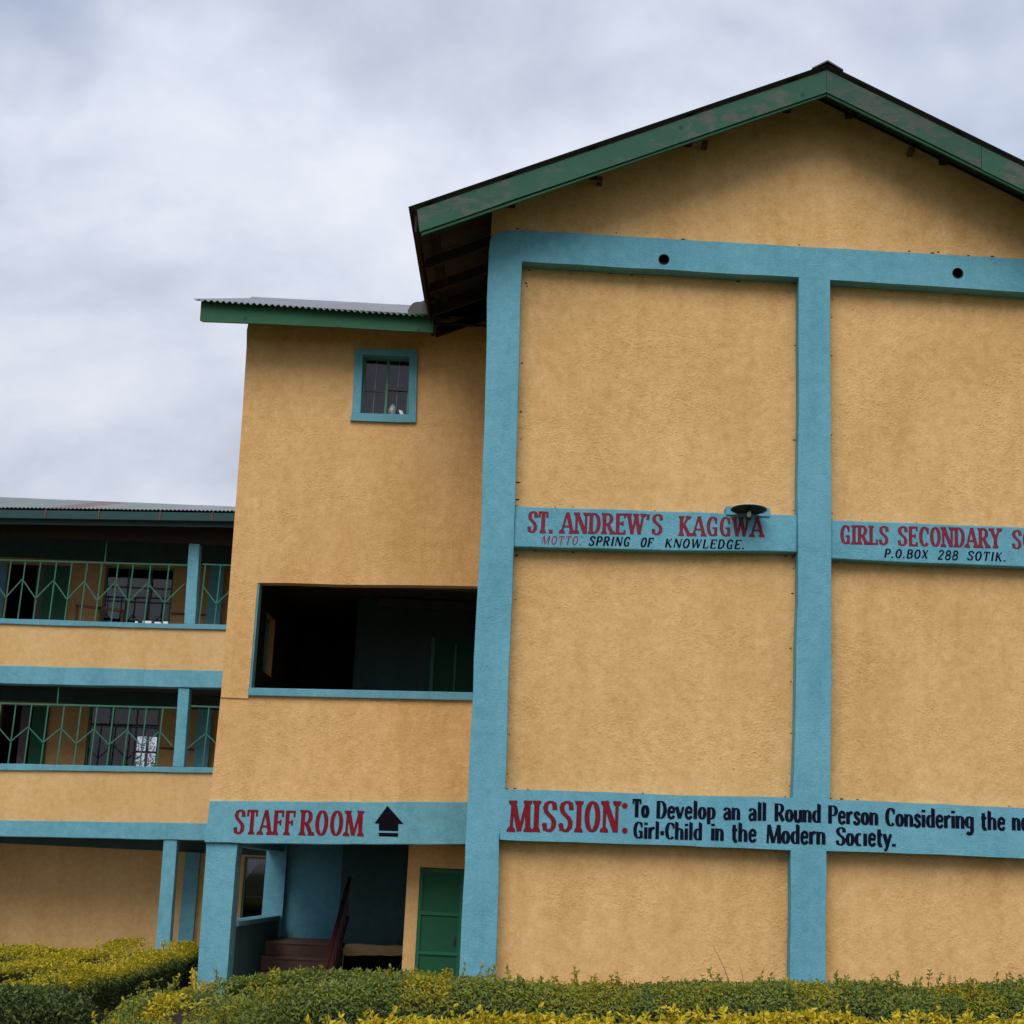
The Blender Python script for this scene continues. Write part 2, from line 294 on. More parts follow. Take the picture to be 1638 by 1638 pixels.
# every glyph: (advance width, strokes, serif points); x 0..w, cap height 1, x-height .68. stroke = (points, weight) ; weight None -> pen rule
G = {
'A': (.56, [(ln((.04, 0), (.27, 1)), .55), (ln((.29, 1), (.52, 0)), 1), (ln((.13, .33), (.42, .33)), .5)], [(.06, 0), (.50, 0)]),
'B': (.5, [(ln((.1, 0), (.1, 1)), 1), (ln((.1, .97), (.25, .97)) + el(.25, .755, .15, .215, 90, -90), None), (ln((.12, .53), (.25, .53)) + el(.25, .28, .19, .25, 90, -90) + [(.1, .03)], None)], []),
'C': (.5, [(el(.28, .5, .19, .47, 45, 315, 18), None), (ln((.44, .66), (.44, .95)), .55)], []),
'D': (.52, [(ln((.1, 0), (.1, 1)), 1), (ln((.1, .97), (.22, .97)) + el(.22, .5, .22, .47, 90, -90, 16) + [(.1, .03)], None)], [(.1, 0), (.1, 1)]),
'E': (.46, [(ln((.1, 0), (.1, 1)), 1), (ln((.1, .96), (.42, .96)), .6), (ln((.1, .52), (.32, .52)), .6), (ln((.1, .04), (.42, .04)), .6), (ln((.41, 1), (.41, .80)), .5), (ln((.41, 0), (.41, .2)), .5), (ln((.32, .42), (.32, .62)), .45)], []),
'F': (.44, [(ln((.1, 0), (.1, 1)), 1), (ln((.1, .96), (.42, .96)), .6), (ln((.1, .52), (.32, .52)), .6), (ln((.41, 1), (.41, .74)), .5), (ln((.32, .40), (.32, .62)), .45)], [(.1, 0)]),
'G': (.52, [(el(.28, .5, .19, .47, 45, 300, 18), None), (ln((.43, .66), (.43, .95)), .5), (ln((.42, .42), (.42, .02)), .85), (ln((.28, .42), (.46, .42)), .5)], []),
'I': (.24, [(ln((.12, 0), (.12, 1)), 1)], [(.12, 0), (.12, 1)]),
'K': (.54, [(ln((.1, 0), (.1, 1)), 1), (ln((.12, .42), (.42, 1)), .55), (ln((.2, .58), (.47, 0)), 1)], [(.1, 0), (.1, 1), (.47, 0), (.41, 1)]),
'L': (.44, [(ln((.1, 0), (.1, 1)), 1), (ln((.1, .04), (.41, .04)), .6), (ln((.4, 0), (.4, .26)), .5)], [(.1, 1)]),
'M': (.72, [(ln((.07, 0), (.10, 1)), .6), (ln((.12, 1), (.35, .02)), 1), (ln((.36, .02), (.59, 1)), .6), (ln((.61, 1), (.64, 0)), 1.05)], [(.07, 0), (.65, 0), (.10, 1), (.61, 1)]),
'N': (.56, [(ln((.07, 0), (.07, 1)), .6), (ln((.08, 1), (.46, .02)), 1.1), (ln((.49, 0), (.49, 1)), .6)], [(.07, 0), (.08, 1), (.49, 1)]),
'O': (.52, [(el(.26, .5, .185, .47, 0, 360, 26), None)], []),
'P': (.48, [(ln((.1, 0), (.1, 1)), 1), (ln((.1, .97), (.24, .97)) + el(.24, .71, .18, .26, 90, -90) + [(.1, .45)], None)], [(.1, 0), (.1, 1)]),
'R': (.53, [(ln((.1, 0), (.1, 1)), 1), (ln((.1, .97), (.24, .97)) + el(.24, .73, .17, .24, 90, -90) + [(.12, .49)], None), (ln((.26, .48), (.46, .02)), 1)], [(.1, 0), (.1, 1), (.47, 0)]),
'S': (.48, [([(.42, .72), (.40, .88), (.32, .97), (.22, .97), (.12, .90), (.09, .78), (.12, .66), (.22, .55), (.34, .44), (.40, .32), (.39, .16), (.30, .04), (.20, .03), (.10, .10), (.07, .26)], None), (ln((.42, .72), (.42, .96)), .4), (ln((.07, .04), (.07, .28)), .4)], []),
'T': (.5, [(ln((.25, 0), (.25, 1)), 1), (ln((.03, .96), (.47, .96)), .6), (ln((.05, 1), (.05, .74)), .5), (ln((.45, 1), (.45, .74)), .5)], [(.25, 0)]),
'U': (.5, [(ln((.1, 1), (.1, .3)) + el(.26, .3, .16, .27, 180, 360) + [(.42, 1)], None)], []),
'V': (.5, [(ln((.04, 1), (.25, .02)), 1), (ln((.26, .02), (.46, 1)), .6)], [(.05, 1), (.45, 1)]),
'W': (.76, [(ln((.06, 1), (.22, .02)), 1), (ln((.23, .02), (.39, 1)), .55), (ln((.38, 1), (.54, .02)), 1), (ln((.55, .02), (.70, 1)), .55)], [(.06, 1), (.38, 1), (.70, 1)]),
'X': (.5, [(ln((.05, 1), (.44, 0)), 1), (ln((.05, 0), (.44, 1)), .6)], []),
'Y': (.52, [(ln((.05, 1), (.26, .45)), 1), (ln((.26, .45), (.47, 1)), .6), (ln((.26, .5), (.26, 0)), 1)], [(.06, 1), (.46, 1), (.26, 0)]),
'2': (.46, [([(.07, .76), (.12, .92), (.22, .98), (.34, .92), (.39, .76), (.33, .56), (.18, .30), (.06, .04)], .8), (ln((.05, .04), (.42, .04)), .8)], []),
'8': (.46, [(el(.23, .74, .14, .23, 0, 360, 18), .8), (el(.23, .27, .17, .25, 0, 360, 18), .8)], []),
'.': (.2, [(ln((.1, -.01), (.1, .15)), 1)], []),
"'": (.2, [(ln((.1, .98), (.08, .72)), .8)], []),
':': (.24, [(ln((.12, .0), (.12, .15)), 1), (ln((.12, .82), (.12, .97)), 1)], []),
'-': (.26, [(ln((.03, .36), (.23, .36)), 1.1)], []),
'a': (.46, [([(.09, .52), (.14, .64), (.24, .67), (.33, .60), (.35, .46), (.35, .04)], None), ([(.35, .42), (.22, .38), (.11, .29), (.09, .16), (.15, .04), (.25, .05), (.35, .16)], .75), (ln((.35, .06), (.43, .02)), .6)], []),
'c': (.40, [(el(.22, .34, .14, .32, 55, 305, 14), None)], []),
'd': (.46, [(ln((.36, 0), (.36, 1.02)), 1), (el(.23, .34, .14, .31, 60, 300, 14), None), (ln((.27, 1.0), (.37, 1.0)), .6)], []),
'e': (.43, [([(.09, .38), (.36, .38), (.35, .52), (.30, .63), (.22, .67), (.13, .60), (.09, .45), (.085, .28), (.12, .10), (.20, .03), (.29, .05), (.37, .17)], .78), (ln((.09, .55), (.09, .14)), .7)], []),
'g': (.46, [(ln((.36, .66), (.36, -.12)) + [(.32, -.24), (.20, -.28), (.09, -.20)], .95), (el(.22, .36, .14, .29, 60, 300, 14), None)], []),
'h': (.46, [(ln((.09, 0), (.09, 1.02)), 1), ([(.10, .46), (.16, .62), (.26, .66), (.34, .58), (.36, .44), (.36, 0)], None), (ln((.02, 1.0), (.09, 1.0)), .6)], []),
'i': (.22, [(ln((.11, 0), (.11, .68)), 1), (ln((.11, .82), (.11, .96)), 1)], []),
'l': (.22, [(ln((.11, 0), (.11, 1.02)), 1), (ln((.03, 1.0), (.11, 1.0)), .6)], []),
'1': (.22, [(ln((.11, 0), (.11, .68)), 1)], []),
'n': (.46, [(ln((.09, 0), (.09, .68)), 1), ([(.10, .46), (.16, .62), (.26, .66), (.34, .58), (.36, .44), (.36, 0)], None), (ln((.02, .65), (.09, .65)), .6)], []),
'o': (.44, [(el(.22, .34, .135, .315, 0, 360, 22), None)], []),
'p': (.46, [(ln((.10, -.28), (.10, .68)), 1), (el(.22, .34, .14, .31, 120, -120, 14), None)], []),
'r': (.34, [(ln((.09, 0), (.09, .68)), 1), ([(.10, .44), (.17, .60), (.25, .65), (.31, .58)], .85)], []),
's': (.38, [([(.32, .50), (.28, .62), (.20, .66), (.11, .60), (.10, .49), (.17, .38), (.27, .28), (.31, .17), (.26, .05), (.17, .02), (.08, .08), (.06, .18)], .85)], []),
't': (.32, [(ln((.13, .92), (.13, .12)) + [(.17, .03), (.28, .05)], .95), (ln((.02, .64), (.28, .64)), .7)], []),
'u': (.46, [(ln((.09, .66), (.09, .20)) + [(.13, .06), (.22, .02), (.32, .12)], .95), (ln((.36, .68), (.36, 0)), 1)], []),
'v': (.42, [(ln((.04, .68), (.21, .02)), 1), (ln((.22, .02), (.38, .68)), .65)], []),
'y': (.42, [(ln((.05, .68), (.22, .04)), 1), (ln((.38, .68), (.22, .04), (.15, -.18), (.06, -.24)), .75)], []),
}
STYLE = {  # stem, hairline, outline, serif, slant, letter gap
 'A': (.150, .065, .013, True, 0, .06), 'M': (.150, .060, .009, True, 0, .085), 'B': (.215, .062, 0, False, 0, .015),
 'C': (.20, .145, 0, False, .22, .10), 'T': (.125, .10, 0, False, .22, .12)}
def stroke(mb, pts, half, y, ext=0):
    P = [Vector(p) for p in pts]; n = len(P)
    if ext:
        P[0] = P[0] + (P[0]-P[1]).normalized()*ext; P[-1] = P[-1] + (P[-1]-P[-2]).normalized()*ext
    b = len(mb.v)
    for i, p in enumerate(P):
        d = (P[min(i+1, n-1)] - P[max(i-1, 0)])
        if (P[0]-P[-1]).length < 1e-4 and i in (0, n-1): d = P[1]-P[-2]
        d.normalize(); nrm = Vector((-d.y, d.x)); h = half[i]
        mb.v += [(p.x+nrm.x*h, y, p.y+nrm.y*h), (p.x-nrm.x*h, y, p.y-nrm.y*h)]
    for i in range(n-1): k = b+2*i; mb.f.append((k, k+1, k+3, k+2))
def lettering(text, x0, x1, z0, z1, h, style, Y, parent, mat, omat=None):
    stem, hair, outl, serif, slant, gapw = STYLE[style]
    adv = []; x = 0
    for ch in text: adv.append(x); x += G[ch][0] + gapw
    total = x - gapw; sx = (x1-x0)/total
    def run(mb, grow, ybase):
        for ch, ax in zip(text, adv):
            lay = 0; jx = 0
            gw, strokes, serifs = G[ch]
            def tr(px, py, rnd=0):
                X = (ax + px)*sx + slant*(py-.5)*h*.8
                return (x0 + X, z0 + (z1-z0)*(ax+px)/total + py*h)
            for pts, wgt in strokes:
                q = [tr(*p) for p in pts]; hw = []
                for i in range(len(q)):
                    a = q[max(i-1, 0)]; c = q[min(i+1, len(q)-1)]
                    dl = math.hypot(c[0]-a[0], c[1]-a[1]) or 1
                    vert = abs(c[1]-a[1])/dl
                    wd = (hair + (stem-hair)*vert**1.6) if wgt is None else stem*wgt
                    hw.append(wd*h/2 + grow)
                y = ybase - lay*.00008; lay += 1
                stroke(mb, q, hw, y, grow)
            if serif:
                for sxp, syp in serifs:
                    c = tr(sxp, syp + (.03 if syp < .5 else -.03)); ww = stem*h*.92 + grow; hh = .035*h + grow
                    y = ybase - lay*.00008; lay += 1
                    s = 1 if syp < .5 else -1
                    b = len(mb.v)
                    # flared foot
                    mb.v += [(c[0]-ww, y, c[1]-hh*s), (c[0]+ww, y, c[1]-hh*s), (c[0]+ww*.92, y, c[1]+hh*s*.9), (c[0]+stem*h*.45+grow, y, c[1]+hh*s*2.6), (c[0]-stem*h*.45-grow, y, c[1]+hh*s*2.6), (c[0]-ww*.92, y, c[1]+hh*s*.9)]
                    f = tuple(range(b, b+6)); mb.f.append(f if s > 0 else f[::-1])
    if omat and outl:
        o = MB(); run(o, outl*h, Y-.0010); o.build('lettering_outline', omat, parent)
    m = MB(); run(m, 0, Y-.0022); return m.build('lettering', mat, parent)

# ================================================================== GROUND
g = MB(); g.v = [(-600, -600, -.35), (600, -600, -.35), (600, 900, -.35), (-600, 900, -.35)]; g.f = [(0, 1, 2, 3)]
g.build('ground', 'ground', kind='structure')
MB().box(-13.5, 7.6, -1.1, 24, -.6, -.27).build('concrete_apron', 'concrete', kind='structure')

# ================================================================== GABLE BLOCK
gb = thing('school_block', 'three storey gable ended school block in cream roughcast with blue beams and painted mission', 'building', (2.93, 6, -.3))
XR = 6.43
# columns (x measured to the trowelled edges)
def column(parent, pts, y0, y1, mat='blue', name='column', bevel=.007, amp=.005):
    return MB().ext(wob(pts, .25, amp), y0, y1).build(name, mat, parent, bevel)
column(gb, [(-.59, -.3), (-.22, -.3), (-.218, .6), (-.254, 1.99), (-.214, 2.5), (-.245, 5.07), (-.30, 8.25), (-.30, 8.45), (-.345, 8.62), (-.48, 8.62), (-.60, 8.59), (-.665, 8.50), (-.672, 8.36), (-.60, 5.2), (-.596, 3.5), (-.588, .64)], 0, .36)
column(gb, [(2.73, -.3), (3.09, -.3), (3.088, .72), (3.085, 2.03), (3.12, 2.56), (3.122, 5.2), (3.094, 8.19), (3.094, 8.45), (2.751, 8.45), (2.751, 8.21), (2.765, 5.4), (2.758, 3.5), (2.737, 2.55), (2.722, 1.9)], 0, .36)
column(gb, [(6.08, -.3), (6.44, -.3), (6.45, 4), (6.43, 8.6), (6.13, 8.6), (6.09, 4)], 0, .36)
# top ring beam, with a round vent hole in each bay
def holed(mb, x0, x1, z0a, z0b, z1a, z1b, cx, cz, r, y0, y1, n=20):
    c = []
    for i in range(n):
        a = 2*math.pi*(i+.5)/n; c.append((cx + r*math.cos(a)*(1+.03*math.sin(3*a)), cz + r*math.sin(a)))
    zl = lambda x, a, b: a+(b-a)*(x-x0)/(x1-x0)
    B = [(x1, z1b), (x0, z1a), (x0, z0a), (x1, z0b)]
    m = n//4; q = [i for i in range(n)]
    def pts(i): return c[i % n]
    quad = [(0, m), (m, 2*m), (2*m, 3*m), (3*m, 4*m)]  # top, left, bottom, right in 45deg-rotated order
    rot = n//8
    corners = [(x1, z1b), (x0, z1a), (x0, z0a), (x1, z0b)]
    for s in range(4):
        arc = [pts(rot + s*m + k) for k in range(m+1)]
        poly = [corners[s]] + arc + [corners[(s+1) % 4]]
        b = len(mb.v); mb.v += [(x, y0, z) for x, z in poly]; mb.f.append(tuple(range(b, b+len(poly))))
    b = len(mb.v); mb.v += [(x, y0, z) for x, z in c] + [(x, y1, z) for x, z in c]
    for i in range(n): j = (i+1) % n; mb.f.append((b+i, b+j, b+n+j, b+n+i))
def topbeam(xs, z0, z1, hole):
    mb = MB(); zt = lambda x: z1[0]+(z1[1]-z1[0])*(x-xs[0])/(xs[1]-xs[0]); zb = lambda x: z0[0]+(z0[1]-z0[0])*(x-xs[0])/(xs[1]-xs[0])
    a, b = hole[0]-.11, hole[0]+.11
    mb.ext(wob([(xs[0], zb(xs[0])), (a, zb(a)), (a, zt(a)), (xs[0], zt(xs[0]))], .25, .005, (1, 3)), -.0006, .30)
    mb.ext(wob([(b, zb(b)), (xs[1], zb(xs[1])), (xs[1], zt(xs[1])), (b, zt(b))], .25, .005, (1, 3)), -.0006, .30)
    holed(mb, a, b, zb(a), zb(b), zt(a), zt(b), hole[0], hole[1], .058, -.0006, .22)
    n = len(mb.v); mb.v += [(a, -.0006, zb(a)), (b, -.0006, zb(b)), (b, .30, zb(b)), (a, .30, zb(a))]; mb.f.append((n, n+1, n+2, n+3))
    bm = mb.build('ring_beam', 'blue', gb)
    MB().lathe((0, 0, 0), [(.062, 0), (.056, 0), (.056, .2)], 20)
    v = MB(); cx, cz = hole; k = 20
    for r, y in ((.061, -.006), (.055, -.006), (.055, .21)):
        v.v += [(cx+r*math.cos(2*math.pi*i/k), y, cz+r*math.sin(2*math.pi*i/k)) for i in range(k)]
    for t in range(2):
        for i in range(k): j = (i+1) % k; v.f.append((t*k+i, t*k+j, (t+1)*k+j, (t+1)*k+i))
    v.f.append(tuple(range(2*k, 3*k)))
    v.build('vent_pipe', 'dark_void', bm)
    return bm
topbeam((-.345, 2.912), (8.262, 8.208), (8.628, 8.563), (1.262, 8.351))
topbeam((2.912, 6.13), (8.196, 8.13), (8.563, 8.52), (4.493, 8.333))
# name beams on the second floor
b2l = MB().ext(wob([(-.25, 5.057), (2.762, 5.135), (2.762, 5.535), (-.25, 5.50)], .25, .005), .04, .26).build('name_beam', 'blue', gb, .01)
b2r = MB().ext(wob([(3.118, 5.082), (6.10, 5.08), (6.10, 5.52), (3.118, 5.50)], .25, .005), .04, .26).build('name_beam', 'blue', gb, .01)
# mission beams on the first floor: their two halves meet behind the middle column
b1l = MB().ext(wob([(-.245, 1.994), (2.91, 2.03), (2.91, 2.555), (-.245, 2.50)], .25, .005, (1,)), -.0006, .26).build('mission_beam', 'blue', gb)
b1r = MB().ext(wob([(2.911, 2.03), (6.10, 2.07), (6.10, 2.57), (2.911, 2.556)], .25, .005, (3,)), -.0006, .26).build('mission_beam', 'blue', gb)
# infill panels, recessed 0.2 m behind the frame
def panel(x0, x1, z0, z1): MB().box(x0, x1, .2, .34, z0, z1).build('wall_panel', 'cream', gb)
for x0, x1 in ((-.35, 2.92), (2.921, 6.3)):
    panel(x0, x1, -.35, 2.24); panel(x0, x1, 2.241, 5.3); panel(x0, x1, 5.301, 8.4)
# gable triangle
MB().ext([(-.66, 8.46), (6.5, 8.46), (6.5, 8.62), (2.93, 10.375), (-.66, 8.87)], .055, .30).build('gable_wall', 'cream', gb)
# broken plaster crumbs and grime lodged along the joints between panels and frame
cr = MB(); rc = random.Random(21)
edges = [((-.25, 8.24), (2.75, 8.20)), ((3.1, 8.18), (6.08, 8.12)), ((-.25, 5.53), (1.95, 5.55)), ((2.5, 5.56), (2.75, 5.56)), ((-.25, 5.04), (2.75, 5.11)), ((3.12, 5.54), (6.08, 5.54)), ((3.12, 5.06), (6.08, 5.06)), ((-.2, 2.52), (2.73, 2.57)), ((3.13, 2.58), (6.08, 2.59)),
         ((2.745, 8.1), (2.755, 5.6)), ((2.75, 5.0), (2.735, 2.6)), ((-.235, 8.1), (-.235, 5.6)), ((3.14, 8.1), (3.14, 5.6)), ((3.13, 5.0), (3.13, 2.6)), ((-.2, 5.0), (-.2, 2.6)), ((-.4, 8.66), (5.6, 8.56))]
for k, ((xa, za), (xb, zb)) in enumerate(edges):
    Ln = math.hypot(xb-xa, zb-za); yy = .048 if k == len(edges)-1 else .195
    for _ in range(int(Ln*4)):
        t = rc.random(); t = t if rc.random() < .5 else round(t)+rc.uniform(-.05, .05)
        t = min(.995, max(.005, t)); cx, cz = xa+(xb-xa)*t+rc.gauss(0, .010), za+(zb-za)*t+rc.gauss(0, .010); q = rc.uniform(.003, .011)*rc.uniform(.6, 1.3); w_ = q*rc.uniform(1, 3.2)
        m = 6; b0 = len(cr.v); cr.v.append((cx, yy-q*.6, cz)); cr.v += [(cx+w_*math.cos(a*6.283/m)*rc.uniform(.6, 1.2), yy+.004, cz+q*math.sin(a*6.283/m)*rc.uniform(.6, 1.2)) for a in range(m)]
        for a in range(m): cr.f.append((b0, b0+1+a, b0+1+(a+1) % m))
cr.build('plaster_crumbs', 'grime', gb, kind='stuff')
# side and rear walls, floors
MB().box(-.60, -.35, .361, 13, -.35, 8.7).build('side_wall', 'cream', gb)
MB().box(6.2, 6.45, .361, 13, -.35, 8.7).build('side_wall', 'cream', gb)
MB().ext([(-.60, -.35), (6.45, -.35), (6.45, 8.70), (2.93, 10.2), (-.60, 8.70)], 13.001, 13.2).build('rear_wall', 'cream', gb)
for z in (2.3, 5.3): MB().box(-.34, 6.19, .345, 12.99, z-.1, z+.1).build('floor_slab', 'concrete', gb)
# lettering
for a in [("ST.", -0.106, 0.163, 5.215, 5.22, 0.232, "A"), ("ANDREW'S", 0.246, 1.331, 5.224, 5.253, 0.225, "A"), ("KAGGWA", 1.507, 2.402, 5.254, 5.281, 0.211, "A")]:
    lettering(*a, .04, b2l, 'red2', 'ink')
lettering("MOTTO:", 0.052, 0.481, 5.093, 5.105, 0.095, "T", .04, b2l, 'red2')
for a in [("SPRING", 0.554, 0.99, 5.102, 5.115, 0.102, "C"), ("OF", 1.105, 1.232, 5.113, 5.116, 0.102, "C"), ("KNOWLEDGE.", 1.364, 2.211, 5.118, 5.14, 0.099, "C")]:
    lettering(*a, .04, b2l, 'ink')
for a in [("GIRLS", 3.221, 3.732, 5.243, 5.253, 0.204, "A"), ("SECONDARY", 3.831, 4.923, 5.25, 5.273, 0.211, "A"), ("SC", 5.042, 5.261, 5.271, 5.274, 0.204, "A")]:
    lettering(*a, .04, b2r, 'red2', 'ink')
for a in [("P.O.BOX", 3.691, 4.152, 5.115, 5.123, 0.095, "C"), ("288", 4.257, 4.472, 5.121, 5.124, 0.101, "C"), ("SOTIK.", 4.568, 4.98, 5.128, 5.13, 0.098, "C")]:
    lettering(*a, .04, b2r, 'ink')
lettering("MISSION", -0.156, 0.961, 2.08, 2.125, 0.308, "M", -.003, b1l, 'red', 'ink')
for (cx, cz) in ((1.018, 2.395), (1.026, 2.145)):
    m = MB(); m.v = [(cx+.029*math.cos(i*.449), -.0075, cz+.029*math.sin(i*.449)) for i in range(14)]; m.f = [tuple(range(14))]
    m.build('painted_dot', 'red', b1l)
for t, x0, x1, z0, z1, h in [("To", 1.097, 1.269, 2.283, 2.284, 0.182), ("Develop", 1.343, 1.953, 2.281, 2.3, 0.177), ("an", 2.023, 2.202, 2.3, 2.305, 0.177), ("all", 2.279, 2.47, 2.303, 2.308, 0.179),
 ("Round", 2.551, 3.025, 2.309, 2.315, 0.18), ("Person", 3.099, 3.612, 2.312, 2.317, 0.183), ("Considering", 3.682, 4.586, 2.314, 2.325, 0.183), ("the", 4.656, 4.908, 2.322, 2.327, 0.182), ("ne", 4.974, 5.145, 2.33, 2.332, 0.183),
 ("Girl-Child", 1.113, 1.817, 2.07, 2.083, 0.169), ("in", 1.904, 2.038, 2.087, 2.087, 0.176), ("the", 2.115, 2.374, 2.085, 2.09, 0.182), ("Modern", 2.47, 3.075, 2.085, 2.098, 0.185), ("Soc1ety.", 3.179, 3.789, 2.096, 2.112, 0.182)]:
    lettering(t, x0, x1, z0, z1, h, 'B', -.003, b1l if x0 < 2.92 else b1r, 'ink')

# roof of the gable block: slopes, bargeboards, purlins, corrugated sheets
RX, RZ, EX, EZ = 2.934, 10.40, -1.50, 8.54      # ridge and left eave at the verge
OX = 2*RX-EX+.25                                 # right eave
OZ = RZ-(OX-RX)*.485
def slope_pt(x): return EZ+(RZ-EZ)*(x-EX)/(RX-EX) if x < RX else RZ-(x-RX)*.4925
MB().ext(wob([(-1.44, EZ+.018), (RX-.002, RZ-.022), (RX-.002, RZ-.285), (-1.40, 8.305)], .5, .004, (1, 3)), -.62, -.585).build('bargeboard', 'barge', gb)
JX = 4.60
MB().ext(wob([(RX+.002, RZ-.022), (JX, slope_pt(JX)-.022), (JX, slope_pt(JX)-.285), (RX+.002, RZ-.285)], .5, .004, (1, 3)), -.62, -.585).build('bargeboard', 'barge_worn', gb)
MB().ext(wob([(JX+.006, slope_pt(JX)-.024), (OX, slope_pt(OX)-.022), (OX, slope_pt(OX)-.285), (JX+.006, slope_pt(JX)-.292)], .5, .004, (1, 3)), -.617, -.582).build('bargeboard', 'barge', gb)
# narrow batten fixed under each bargeboard
MB().ext([(-1.38, 8.302), (RX-.004, RZ-.288), (RX-.004, RZ-.315), (-1.38, 8.275)], -.60, -.57).build('verge_batten', 'fascia', gb)
MB().ext([(RX+.004, RZ-.288), (OX, slope_pt(OX)-.288), (OX, slope_pt(OX)-.315), (RX+.004, RZ-.315)], -.60, -.57).build('verge_batten', 'fascia', gb)
def corr(parent, origin, along, down, width, mat, pitch=.076, amp=.010, seg=8, name='roof_sheet', phase=0, down2=None):
    """a corrugated sheet: waves step along `along`, the sheet runs up `down`"""
    o = Vector(origin); a = Vector(along).normalized(); d = Vector(down); d2 = Vector(down2) if down2 else d; n = a.cross(d).normalized()
    if n.z < 0: n = -n
    k = int(width/pitch*seg)+1; mb = MB()
    for i in range(k+1):
        t = i*width/k; hgt = amp*math.sin(2*math.pi*(t+phase)/pitch)
        for s in (0, 1): mb.v.append(tuple(o + a*t + (d + (d2-d)*(t/width))*s + n*hgt))
    for i in range(k): mb.f.append((2*i, 2*i+2, 2*i+3, 2*i+1))
    return mb.build(name, mat, parent, smooth=True)
y = -.66; i = 0
while y < 13.6:
    wd = .76
    corr(gb, (EX-.03, y, EZ+.02+.003*(i % 2)), (0, 1, 0), (RX-EX+.03, 0, RZ-EZ+.0), wd, 'sheet_dark', phase=y)
    corr(gb, (OX+.03, y, slope_pt(OX)+.0+.003*(i % 2)), (0, 1, 0), (RX-OX-.03, 0, RZ-slope_pt(OX)+.02), wd, 'sheet_dark', phase=y)
    y += .735; i += 1
MB().hexa([(RX-.17, -.68, RZ-.045), (RX-.17, 13.6, RZ-.045), (RX, 13.6, RZ+.05), (RX, -.68, RZ+.05), (RX-.17, -.68, RZ-.03), (RX-.17, 13.6, RZ-.03), (RX, 13.6, RZ+.068), (RX, -.68, RZ+.068)]).hexa(
    [(RX, -.68, RZ+.05), (RX, 13.6, RZ+.05), (RX+.17, 13.6, RZ-.052), (RX+.17, -.68, RZ-.052), (RX, -.68, RZ+.068), (RX, 13.6, RZ+.068), (RX+.17, 13.6, RZ-.037), (RX+.17, -.68, RZ-.037)]).build('ridge_cap', 'sheet_dark', gb)
for x in (-1.28, -.45, .45, 1.5, 2.6, 3.3, 4.35, 5.3, 6.3, 7.2):
    z = slope_pt(x)-.03
    MB().box(x-.04, x+.04, -.58, 13.5, z-.045, z+.01).build('purlin', 'wood_dark', gb)
# rafters with their tails under the left eave, and the eave board
for yy in (.45, 1.25, 2.05, 2.85, 3.65, 4.45):
    MB().ext([(-1.40, 8.30), (-1.40, 8.42), (-.2, 8.93), (-.2, 8.81)], yy, yy+.05).build('rafter', 'wood_dark', gb)
MB().box(-1.46, -1.435, -.58, 3.1, 8.32, 8.50).build('eave_board', 'wood_dark', gb)
# small purlin ends poking under the verge
for x, z in ((1.68, slope_pt(1.68)-.20), (.52, slope_pt(.52)-.20), (3.98, slope_pt(3.98)-.19)):
    MB().box(x-.03, x+.03, -.10, .056, z+.02, z+.07).build('purlin_end', 'timber', gb)

# ------------------------------------------------------------------ lamp on the name beam
lp = thing('wall_lamp', 'dark dish shaped lamp with a pale bulb fixed above the painted school name', 'lamp', (2.22, .0, 5.5))
MB().box(2.0, 2.47, .02, .22, 5.50, 5.60).build('mounting_block', 'blue', lp, .01)
sh = MB().lathe((2.222, -.14, 5.50), [(.012, .046), (.06, .044), (.12, .036), (.165, .022), (.19, .006), (.186, .003), (.16, .016), (.115, .027), (.05, .034), (.0, .036)], 30)
rm = MB().lathe((2.222, -.14, 5.50), [(.190, .009), (.196, .012), (.196, .004), (.188, .003)], 30)
ca, sa = math.cos(R(-4)), math.sin(R(-4))
for m_ in (sh, rm): m_.v = [(x, -.14+(y+.14)*ca-(z-5.57)*sa, 5.595+(y+.14)*sa+(z-5.57)*ca) for x, y, z in m_.v]
sh.build('lamp_shade', 'enamel', lp, smooth=True); rm.build('shade_rim', 'enamel_rim', lp, smooth=True)
MB().tube((2.222, -.14, 5.56), (2.222, -.14, 5.50), .02).build('lamp_holder', 'enamel', lp)
MB().lathe((2.226, -.14, 5.475), [(.0, -.026), (.014, -.022), (.021, -.008), (.021, .018), (.018, .04)], 14).build('bulb', 'bulb', lp, smooth=True)
MB().bar((2.222, -.13, 5.57), (2.222, .06, 5.57), .03).build('bracket', 'enamel', lp)
MB().tube((2.225, -.12, 5.50), (2.21, .035, 5.36), .003, n=6).build('cable', 'enamel', lp)

# ================================================================== STAIR WING
sw = thing('stair_wing', 'cream stair wing with staff room beam, long dark opening and small blue framed window', 'building', (-2.2, 4.9, -.3))
YT = 2.9
def wall(poly, y0=YT, y1=YT+.2, mat='cream', parent=sw, name='wall', bevel=0): return MB().ext(poly, y0, y1).build(name, mat, parent, bevel)
# front wall, built round its openings
wall([(-3.77, 5.03), (-3.44, 5.03), (-3.1, 5.046), (-2.72, 5.052), (-2.45, 5.054), (-2.1, 5.066), (-1.5, 5.09), (-.605, 5.115), (-.605, 7.15), (-3.79, 7.15)])
wall([(-3.79, 7.151), (-2.335, 7.151), (-2.335, 8.06), (-3.81, 8.06)]); wall([(-1.665, 7.151), (-.605, 7.151), (-.605, 8.06), (-1.665, 8.06)])
wall([(-3.81, 8.061), (-.605, 8.061), (-.605, 8.62), (-3.80, 8.50), (-3.825, 8.3)])
wall([(-3.76, 3.60), (-3.425, 3.60), (-3.425, 5.029), (-3.77, 5.029)])
wall([(-3.79, 2.30), (-.605, 2.30), (-.605, 3.712), (-3.42, 3.646), (-3.425, 3.599), (-3.765, 3.599)], YT+.018, YT+.2)
